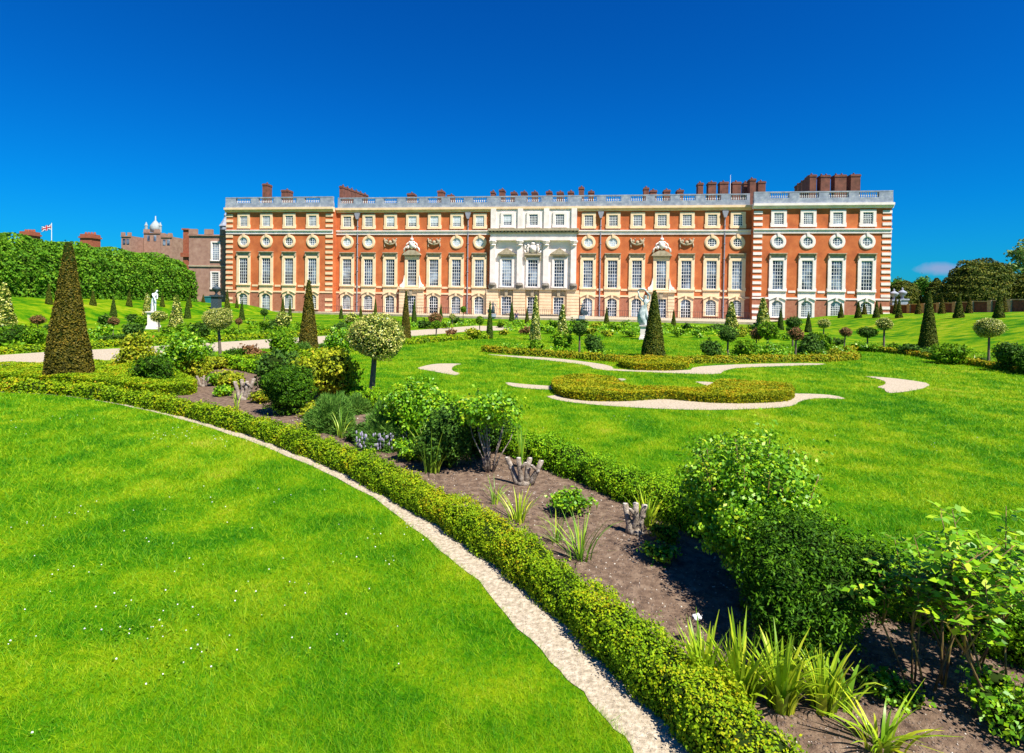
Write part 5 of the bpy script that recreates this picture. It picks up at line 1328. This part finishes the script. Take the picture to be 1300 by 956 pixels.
# --- borders farther off
BG = [(14, 442, 44, 32, 'conifer', 'dark rounded bush at the left picture edge beside the gravel walk'), (40, 441, 32, 28, 'green', 'bright leafy bush right of the dark bush at the left picture edge'),
 (126, 433, 28, 20, 'rose', 'flowering bush just right of the big brown cone across the walk'), (146, 437, 28, 12, 'dark', 'low dark mound across the walk from the yellow-green bush'),
 (168, 432, 26, 22, 'dark', 'mottled dark shrub left of the marble statue'), (134, 413, 16, 14, 'dark', 'dark shrub at the foot of the left bank nearest the big cone'),
 (168, 410, 14, 12, 'dark', 'small dark shrub at the foot of the left bank beside the marble statue'), (182, 414, 20, 13, 'green', 'green shrub half behind the marble statue'),
 (255, 434, 24, 26, 'dark', 'dark shrub left of the holly ball across the walk'), (234, 428, 26, 18, 'green', 'green shrub between the statue and the holly ball'),
 (297, 426, 22, 12, 'green', 'low green tuft right of the holly ball across the walk'), (345, 420, 24, 15, 'dark', 'dark low shrub below the left wing windows'),
 (360, 456, 38, 34, 'green', 'leafy green bush on the near side of the walk left of the narrow brown cone'), (432, 458, 40, 38, 'rose', 'bright green bush between the narrow brown cone and the holly ball'),
 (298, 459, 34, 19, 'conifer', 'dark low dome right of the holly ball trunk'), (272, 468, 50, 16, 'yellow', 'yellow-green low plants at the foot of the smaller holly ball'),
 (320, 458, 32, 20, 'red', 'sparse pinkish twiggy bush beside the dark low dome'), (359, 420, 20, 24, 'holly', 'variegated globe holly on the ground below the left wing'),
 (444, 412, 13, 15, 'holly', 'small variegated globe beside the palace corner'), (432, 428, 24, 20, 'dark', 'dark shrub left of the crown of the big holly ball'),
 (753.5, 450, 27, 26, 'dark', 'round dark bush on the ground right of the dark ball tree near the palace axis'), (712, 446, 24, 24, 'green', 'green bush at the foot of the second variegated cone'),
 (680, 446, 20, 16, 'green', 'green bush at the foot of the tall variegated cone'), (903, 457, 29, 25, 'dark', 'dark rounded bush behind the long low hedge, left of the pale-trunked ball'),
 (946, 457, 28, 28, 'green', 'green loose bush right of the pale-trunked ball tree'), (1028, 452, 32, 28, 'dark', 'dark bush right of the reddish brown ball tree'),
 (1045, 449, 22, 28, 'green', 'green bush behind the end of the long low hedge'), (1095, 446, 18, 11, 'rose', 'low flowering plant at the foot of the right bank'),
 (1155, 451, 24, 15, 'dark', 'dark shrub left of the foot of the tall dark cone'), (1205, 462, 44, 27, 'green', 'wide loose bush right of the foot of the tall dark cone'),
 (1283, 472, 38, 38, 'dark', 'dark leafy shrub right of the last holly ball'), (1304, 476, 34, 32, 'conifer', 'dark conifer cut by the right picture edge'),
 (980, 452, 30, 16, 'rose', 'low bright green plants between the green ball tree and the reddish one'), (1060, 454, 26, 12, 'yellow', 'low yellow flowering plant at the end of the long low hedge'),
 (600, 431, 20, 14, 'yellow', 'yellow-green bush at the far end of the walkside hedge'), (572, 429, 14, 12, 'red', 'small reddish shrub in the walkside hedge'),
 (1006, 424, 16, 10, 'dark', 'low dark shrub below the first window of the right wing')]
for a in BG: shrub(*a[:5], a[5], Lpx=3.0, lobes=5)
mound(384, 452, 28, 20, 'green lavender mound left of the narrow brown cone', 900); mound(262, 452, 20, 14, 'small grey-green mound left of the holly ball trunk', 500)
mound(410, 448, 14, 14, 'pale grey lilac plant right of the narrow brown cone', 400, flowers=12); mound(1182, 455, 24, 15, 'grassy green mound at the foot of the tall dark cone', 700)
iris(421, 448, 24, 15, 24, 'green grassy tuft right of the narrow brown cone'); iris(1228, 462, 26, 13, 24, 'grassy tuft left of the last holly ball')
iris(1238, 461, 12, 10, 12, 'pale flowering tuft at the foot of the last holly ball', m='holly')
iris(300, 462, 30, 12, 20, 'grassy tuft in front of the dark low dome')
# rows of small shrubs in front of the forecourt
k = 0
for x in (436, 452, 468, 484, 500, 537, 546, 566, 580):
    shrub(x, 416+random.uniform(-3, 3)-(x-500)*.02, random.uniform(14, 22), random.uniform(8, 13), random.choice(['dark', 'green', 'dark', 'rose']), f'{ordinal(k)} low shrub from the left between the walk and the left palace half', Lpx=2.6, lobes=4, group='low shrubs before the forecourt', n=300); k += 1
k = 0
for x in (636, 656, 690, 704, 727, 742, 757, 780, 796, 845, 872, 888, 905, 915, 944, 955):
    shrub(x, 417+(x-640)*.012+random.uniform(-3, 3), random.uniform(12, 22), random.uniform(7, 12), random.choice(['dark', 'green', 'dark', 'rose', 'yellow']), f'{ordinal(k)} low shrub from the left between the palace axis and the right wing', Lpx=2.6, lobes=4, group='low shrubs before the forecourt', n=300); k += 1
k = 0
for x in (640, 668, 697, 720, 748, 772, 800, 860, 885, 925, 940):
    shrub(x, 424+(x-640)*.012+random.uniform(-2, 3), random.uniform(14, 24), random.uniform(7, 12), random.choice(['yellow', 'green', 'dark', 'rose', 'red']), f'{ordinal(k)} low shrub from the left in the row nearest the lawn, right of the axis', Lpx=2.6, lobes=4, group='low shrubs before the forecourt', n=300); k += 1
k = 0
for x, y in ((30, 420), (70, 418), (100, 416), (212, 425), (275, 420), (320, 416), (380, 418), (400, 424)):
    shrub(x, y, random.uniform(16, 26), random.uniform(8, 13), random.choice(['dark', 'green', 'rose']), f'{ordinal(k)} low shrub from the left in the border below the left bank', Lpx=2.6, lobes=4, group='low shrubs below the left bank', n=300); k += 1
k = 0
for x, y in ((985, 430), (1000, 432), (1034, 430), (1062, 440), (1088, 443), (1110, 447), (1135, 446), (1215, 452), (1248, 462)):
    shrub(x, y, random.uniform(14, 22), random.uniform(7, 12), random.choice(['dark', 'green', 'rose']), f'{ordinal(k)} low shrub from the left along the foot of the right bank', Lpx=2.6, lobes=4, group='low shrubs below the right bank', n=300); k += 1

# ground-cover planting: one uncountable mass per border
def cover(polys, n, L, m, h, label):
    P = []
    for pl in polys:
        q = np.array([tuple(G(*p)[:2]) for p in pl]); a, b_ = q.min(0), q.max(0); k = n
        X = rng.uniform(a[0], b_[0], k); Y = rng.uniform(a[1], b_[1], k); ok = inside(q, X, Y); X, Y = X[ok], Y[ok]
        cl = np.clip(np.sin(X*1.9+np.sin(Y*1.3)*2)*np.sin(Y*1.1+X*.7)+.35, 0, 1)
        P.append(np.stack([X, Y, H(X, Y)+h*cl*rng.random(len(X))+.02], 1))
    P = np.concatenate(P); V, Fq = leaf_quads(P, np.tile([0, 0, 1.0], (len(P), 1)), L, L*.6, 1.0, .3)
    o = link_mesh('ground_cover', np_mesh('ground_cover', V, [Fq], [M[m]])); o['kind'] = 'stuff'; tag(o, label, 'ground cover')
cover([[(0, 449), (0, 436), (150, 428), (340, 418), (430, 414), (430, 423), (260, 433)]], 16000, .22, 'mid_leaf', .5, 'mixed green border plants behind the hedge along the walk')
cover([[(430, 421), (440, 410), (600, 409), (612, 413)], [(640, 420), (640, 411), (900, 417), (950, 421), (950, 427), (800, 424)]], 9000, .25, 'rose_leaf', .45, 'mixed low plants in the beds before the forecourt')
cover([[(620, 445), (640, 440), (780, 452), (785, 459), (700, 452)], [(880, 460), (890, 450), (960, 444), (1075, 444), (1085, 453), (1040, 458)]], 9000, .14, 'rose_leaf', .35, 'mixed low plants behind the long low hedge')
cover([[(1075, 446), (1090, 437), (1180, 440), (1300, 458), (1300, 473), (1200, 457), (1130, 447)]], 8000, .12, 'mid_leaf', .3, 'mixed low plants along the foot of the right bank')
cover([[(95, 485), (200, 468), (300, 462), (400, 450), (520, 433), (600, 426), (600, 430), (500, 440), (400, 458), (280, 480), (200, 490)]], 9000, .09, 'yellow_leaf', .25, 'yellow-green low plants between the gravel walk and the soil bed')

# ================================================================== STATUES, PERSON
def skin_obj(name, J, E, m, parent, lvl=2):
    me = bpy.data.meshes.new(name); keys = list(J); me.from_pydata([J[k][:3] for k in keys], [(keys.index(a), keys.index(b_)) for a, b_ in E], [])
    me.materials.append(M[m]); o = link_mesh(name, me, parent); sk = o.modifiers.new('skin', 'SKIN')
    lay = me.skin_vertices[0] if me.skin_vertices else None
    if lay is None:
        bpy.context.view_layer.objects.active = o; lay = me.skin_vertices[0]
    for i, k in enumerate(keys):
        v = J[k]; lay.data[i].radius = (v[3], v[4] if len(v) > 4 else v[3]); lay.data[i].use_root = (k == 'pelvis')
    sk.use_smooth_shade = True; ss = o.modifiers.new('sub', 'SUBSURF'); ss.levels = lvl; ss.render_levels = lvl
    return o
EDG = [('pelvis', 'waist'), ('waist', 'chest'), ('chest', 'neck'), ('neck', 'head'), ('head', 'crown'), ('chest', 'shL'), ('shL', 'elL'), ('elL', 'haL'), ('chest', 'shR'), ('shR', 'elR'), ('elR', 'haR'),
       ('pelvis', 'hiL'), ('hiL', 'knL'), ('knL', 'anL'), ('anL', 'toL'), ('pelvis', 'hiR'), ('hiR', 'knR'), ('knR', 'anR'), ('anR', 'toR')]
def body(arms, bend=0.0, sway=0.0, lk=(.1, 0), rk=(-.1, 0)):
    b_ = bend
    J = dict(pelvis=(0, 0, .95, .14, .11), waist=(sway*.5+b_*.02, 0, 1.10, .12, .09), chest=(sway+b_*.10, 0, 1.34, .155, .11), neck=(sway*.8+b_*.22, 0, 1.52, .055), head=(sway*.8+b_*.30, 0, 1.63, .085), crown=(sway*.8+b_*.34, 0, 1.73, .07),
             shL=(sway+b_*.1+.19, 0, 1.42, .06), shR=(sway+b_*.1-.19, 0, 1.42, .06), hiL=(.10, 0, .88, .10), hiR=(-.10, 0, .88, .10),
             knL=(lk[0], lk[1], .49, .065), knR=(rk[0], rk[1], .49, .065), anL=(lk[0], lk[1]*.3, .09, .04), anR=(rk[0], rk[1]*.3, .09, .04), toL=(lk[0]+.03, lk[1]*.3-.15, .03, .035), toR=(rk[0]-.03, rk[1]*.3-.15, .03, .035))
    for k, v in arms.items(): J[k] = v
    return J
def pedestal(r, w, h, m, slab='white_stone'):
    b = MB(); b.box(-w/2, w/2, -w/2, w/2, .28, h-.14); b.build('pedestal', M[m], r)
    b = MB(); b.box(-w*.68, w*.68, -w*.68, w*.68, -.05, .14); b.box(-w*.6, w*.6, -w*.6, w*.6, .14, .28); b.build('plinth', M[slab], r)
    b = MB(); b.box(-w*.58, w*.58, -w*.58, w*.58, h-.14, h-.06); b.box(-w*.66, w*.66, -w*.66, w*.66, h-.06, h); b.build('cap', M[slab if m != 'verdigris' else 'dark_stone'], r)
# marble statue on the left
g = G(195, 417.5); s_ = g.y/F; r = empty('statue', g, .2); tag(r, 'white marble figure bending its head on a square pedestal below the left bank', 'statue')
hp = 22*s_; pedestal(r, 10.5*s_, hp, 'white_stone')
J = body(dict(elL=(.30, -.10, 1.18, .045), haL=(.36, -.28, 1.02, .035), elR=(.08, -.20, 1.15, .045), haR=(.30, -.30, 1.0, .035)), bend=.8, lk=(.14, -.05))
f = skin_obj('figure', J, EDG, 'marble', r); sc = 28.5*s_/1.80; f.scale = (sc,)*3; f.location = (0, 0, hp)
b = MB(); b.tube([(-.12, .12, 0), (-.14, .12, .5), (-.1, .1, .85)], [.13, .12, .1], 8); q = b.build('tree_stump_support', M['marble'], r, True); q.scale = (sc,)*3; q.location = (0, 0, hp)
# dancing statue right of centre
g = G(817, 431); s_ = g.y/F; r = empty('statue', g, -.2); tag(r, 'pale green and white weathered dancing figure with raised arms beside the central yew cone', 'statue')
hp = 18*s_; pedestal(r, 8.5*s_, hp, 'white_stone')
J = body(dict(elL=(.30, -.05, 1.72, .05), haL=(.08, -.05, 1.95, .04), elR=(-.28, -.05, 1.62, .05), haR=(-.36, -.05, 1.98, .04)), sway=.10, lk=(.18, -.12))
f = skin_obj('figure', J, EDG, 'verdigris', r); sc = 45*s_/2.02; f.scale = (sc,)*3; f.location = (0, 0, hp)
b = MB(); n0 = 14; prof = [(.22, .02), (.27, .2), (.24, .5), (.20, .8), (.16, 1.0), (.155, 1.15)]
for k_, (rr, z) in enumerate(prof):
    for i in range(n0): a = 6.283*i/n0; q = rr*(1+.20*math.sin(a*4+z*5)); b.v.append((q*math.cos(a)*1.05-.16*math.sin(z*2.6)+.05, q*math.sin(a)*.75, z))
for k_ in range(len(prof)-1):
    for i in range(n0): j = (i+1) % n0; b.f.append((k_*n0+i, k_*n0+j, (k_+1)*n0+j, (k_+1)*n0+i))
q = b.build('drapery', M['verdigris'], r, True); q.scale = (sc,)*3; q.location = (0, 0, hp)
b = MB(); b.tube([(-.36, -.05, 1.98), (-.2, 0, 2.08), (.0, 0, 2.06), (.08, -.05, 1.95)], [.04, .06, .06, .04], 6); q = b.build('veil', M['verdigris'], r, True); q.scale = (sc,)*3; q.location = (0, 0, hp)
# two dark bronzes by the forecourt
for (px, by, hpx, lb, arm) in ((738.5, 405, 21, 'dark blue-green bronze figure with a shield standing on the forecourt right of the stone centre', 1), (626, 404, 20, 'dark bronze figure standing on the forecourt left of the stone centre', -1)):
    g = pal(0, 0); d = ray(px, by); g = atd(px, by, 76.5 if px > 700 else 80); g.z = .27; s_ = g.y/F; r = empty('statue', g); tag(r, lb, 'statue'); hp = .45
    b = MB(); b.box(-.4, .4, -.4, .4, 0, hp); b.build('pedestal', M['grey_stone'], r)
    J = body(dict(elL=(.36*1, -.05, 1.2, .05), haL=(.42, -.2, 1.0, .04), elR=(-.34, -.05, 1.25, .05), haR=(-.30, -.25, 1.45, .04)), sway=.05*arm, lk=(.16, -.1))
    f = skin_obj('figure', J, EDG, 'bronze', r, 1); sc = (hpx*s_-hp)/1.8; f.scale = (sc,)*3; f.location = (0, 0, hp)
    b = MB(); b.lathe(0, 0, [(.26, .05), (.24, .5), (.17, 1.0), (.15, 1.15)], 10); q = b.build('robe', M['bronze'], r, True); q.scale = (sc,)*3; q.location = (0, 0, hp)
    b = MB(); b.ring(.5*arm, .38, 0.02, .34, -.1, .06, 16); q = b.build('shield', M['bronze'], r); q.scale = (sc,)*3; q.location = (0, 0, hp)
# visitor sitting on the kerb
g = atd(655.5, 405, 77.9); g.z = 0; r = empty('person', g); tag(r, 'visitor in dark blue clothes sitting low in front of the stone centre', 'person'); r.location.z = -.42+.27
J = body(dict(elL=(.26, -.12, 1.15, .045), haL=(.15, -.35, .98, .035), elR=(-.26, -.12, 1.15, .045), haR=(-.12, -.35, .98, .035)))
for k_, v in dict(hiL=(.1, -.02, .55, .09), hiR=(-.1, -.02, .55, .09), knL=(.13, -.45, .55, .07), knR=(-.13, -.45, .55, .07), anL=(.13, -.48, .12, .045), anR=(-.13, -.48, .12, .045), toL=(.15, -.62, .06, .04), toR=(-.15, -.62, .06, .04)).items(): J[k_] = v
J['pelvis'] = (0, 0, .58, .15, .12)
for k_ in ('waist', 'chest', 'neck', 'head', 'crown', 'shL', 'shR', 'elL', 'elR', 'haL', 'haR'):
    v = J[k_]; J[k_] = (v[0], v[1], v[2]-.37)+tuple(v[3:])
skin_obj('body', J, EDG, 'skin', r, 1)
Jc = {k_: v[:3]+tuple(x*1.14 for x in v[3:]) for k_, v in J.items() if k_ not in ('head', 'crown', 'haL', 'haR', 'toL', 'toR')}
Jc['neck'] = J['neck'][:2]+(J['neck'][2]-.07, .07)
skin_obj('clothes', Jc, [e for e in EDG if e[0] in Jc and e[1] in Jc], 'navy', r, 1)
b = MB(); b.blob((J['crown'][0], .02, J['crown'][2]-.02), (.1, .11, .10), 10, 6); b.build('hair', M['hair'], r, True)

# ================================================================== GRASS, CLOVER, CLODS
def scatter(n, d0, d1, a0=-46, a1=46):
    Dd = np.exp(rng.uniform(math.log(d0), math.log(d1), n)); A_ = np.radians(rng.uniform(a0, a1, n))
    return Dd*np.sin(A_), Dd*np.cos(A_), Dd
X, Y, Dd = scatter(900000, 2.7, 45)
ok = np.ones(len(X), bool)
for pl in SHEETS:
    P_ = np.array(pl); bb0 = P_.min(0)-.01; bb1 = P_.max(0)+.01
    sel = np.where((X > bb0[0]) & (X < bb1[0]) & (Y > bb0[1]) & (Y < bb1[1]) & ok)[0]
    if len(sel): ok[sel[inside(P_, X[sel], Y[sel])]] = False
X, Y, Dd = X[ok], Y[ok], Dd[ok]; n = len(X)
tall = .5+.5*np.sin(X*1.3+np.sin(Y*.9)*2)*np.sin(Y*1.7+X*.4)
tuft = np.sin(X*9+2*np.sin(Y*5))*np.sin(Y*8+2*np.sin(X*6))*np.sin(X*3.1+Y*2.3)
hgt = (.026+.026*tall+.0009*Dd)*rng.uniform(.5, 1.5, n)*(1+.9*np.clip(tuft-.25, 0, 1)); wid = np.maximum(.0028, .00078*Dd)*rng.uniform(.7, 1.3, n)
a = rng.uniform(0, 2*math.pi, n); ln = rng.normal(size=(n, 2))*hgt[:, None]*.75
Z = H(X, Y)-.002
V = np.empty((n, 3, 3)); ca, sa = np.cos(a)*wid/2, np.sin(a)*wid/2
V[:, 0] = np.stack([X-ca, Y-sa, Z], 1); V[:, 1] = np.stack([X+ca, Y+sa, Z], 1); V[:, 2] = np.stack([X+ln[:, 0], Y+ln[:, 1], Z+hgt], 1)
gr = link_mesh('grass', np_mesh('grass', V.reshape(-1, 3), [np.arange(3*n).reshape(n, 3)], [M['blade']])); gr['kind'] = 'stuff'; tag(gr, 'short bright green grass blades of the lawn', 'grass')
# clover heads and leaves, in loose colonies on the near lawn
def lawn_ok(x, y):
    for pl in SHEETS:
        if inside(pl, np.array([x]), np.array([y]))[0]: return False
    return True
b = MB(); Pl = []
for (px, py, rr, k_) in [(225, 552, .7, 26), (265, 562, .6, 12), (200, 800, .35, 16), (70, 660, .5, 10), (340, 640, 1.6, 16), (460, 700, .9, 16), (60, 780, .8, 10), (150, 720, 1.2, 14), (240, 840, .6, 12), (20, 540, 1.4, 10), (500, 800, .8, 8),
                         (1150, 560, 2.5, 18), (900, 620, 2.0, 10), (700, 540, 2.5, 10), (690, 462, 3, 14), (330, 760, .9, 12)]:
    g = G(px, py)
    for i in range(k_):
        x, y = g.x+random.gauss(0, rr*.5), g.y+random.gauss(0, rr*.5)
        if not lawn_ok(x, y): continue
        z = float(H(x, y)); q = random.uniform(.004, .008); b.blob((x, y, z+.045), (q, q, q*.9), 6, 5, .15)
        for _ in range(14): Pl.append((x+random.gauss(0, .10), y+random.gauss(0, .10), z+random.uniform(.02, .045)))
o = b.build('clover', M['petal']); me = o.data
V, Fq = leaf_quads(np.array(Pl), np.tile([0, 0, 1.0], (len(Pl), 1)), .02, .018, .35, .5); 
o2 = link_mesh('clover_leaves', np_mesh('clover_leaves', V, [Fq], [M['mid_leaf']])); o2['kind'] = 'stuff'; tag(o2, 'dark green clover leaf patches in the near lawn', 'clover')
o['kind'] = 'stuff'; tag(o, 'tiny white clover flower heads dotted over the lawn', 'clover')
# loose clods, chips and twigs on the soil; pebbles on the gravel strip
def chips(name, poly, n, smin, smax, mats, label, z=.012, dmin=0):
    q = np.array([tuple(p)[:2] for p in poly]); X, Y, Dd = scatter(n, 3.2, 16); okk = inside(q, X, Y); X, Y, Dd = X[okk], Y[okk], Dd[okk]; n = len(X)
    oc = np.array([[1, 0, 0], [-1, 0, 0], [0, 1, 0], [0, -1, 0], [0, 0, 1], [0, 0, -1]], float); of = np.array([[0, 2, 4], [2, 1, 4], [1, 3, 4], [3, 0, 4], [2, 0, 5], [1, 2, 5], [3, 1, 5], [0, 3, 5]])
    s = rng.uniform(smin, smax, (n, 1, 1))*np.maximum(1, Dd/6)[:, None, None]*rng.uniform(.5, 1.3, (n, 6, 3)); V = oc[None]*s; V[:, :, 2] *= .6
    aa = rng.uniform(0, 6.28, n); c_, s_2 = np.cos(aa)[:, None], np.sin(aa)[:, None]; Vx = V[:, :, 0]*c_-V[:, :, 1]*s_2; Vy = V[:, :, 0]*s_2+V[:, :, 1]*c_
    V = np.stack([Vx+X[:, None], Vy+Y[:, None], V[:, :, 2]+z], 2).reshape(-1, 3); Fc = (of[None]+6*np.arange(n)[:, None, None]).reshape(-1, 3)
    o = link_mesh(name, np_mesh(name, V, [Fc], [M[mats]])); o['kind'] = 'stuff'; tag(o, label, 'soil' if 'soil' in label else 'gravel')
def chipmat(name, stops):
    m, nt, out = nodes(name); g_ = nt.nodes.new('ShaderNodeNewGeometry'); r_ = ramp(nt, stops); p = nt.nodes.new('ShaderNodeBsdfPrincipled'); p.inputs['Roughness'].default_value = .95
    nt.links.new(g_.outputs['Random Per Island'], r_.inputs[0]); nt.links.new(r_.outputs[0], p.inputs['Base Color']); nt.links.new(p.outputs[0], out.inputs[0]); return m
M['clod'] = chipmat('soil_chips', [(0, (.05, .034, .025)), (.6, (.15, .105, .08)), (.9, (.24, .18, .13)), (.975, (.6, .55, .46))])
M['pebble'] = chipmat('pebbles', [(0, (.18, .14, .10)), (.5, (.40, .34, .26)), (1, (.62, .56, .47))])
chips('soil_clods', bedpoly, 60000, .004, .014, 'clod', 'small clods and pale chips on the dark soil bed')
chips('pebbles', [tuple(p) for p in edge_o2+edge_in[::-1]], 60000, .003, .007, 'pebble', 'small loose stones on the gravel strip beside the near hedge', .008)
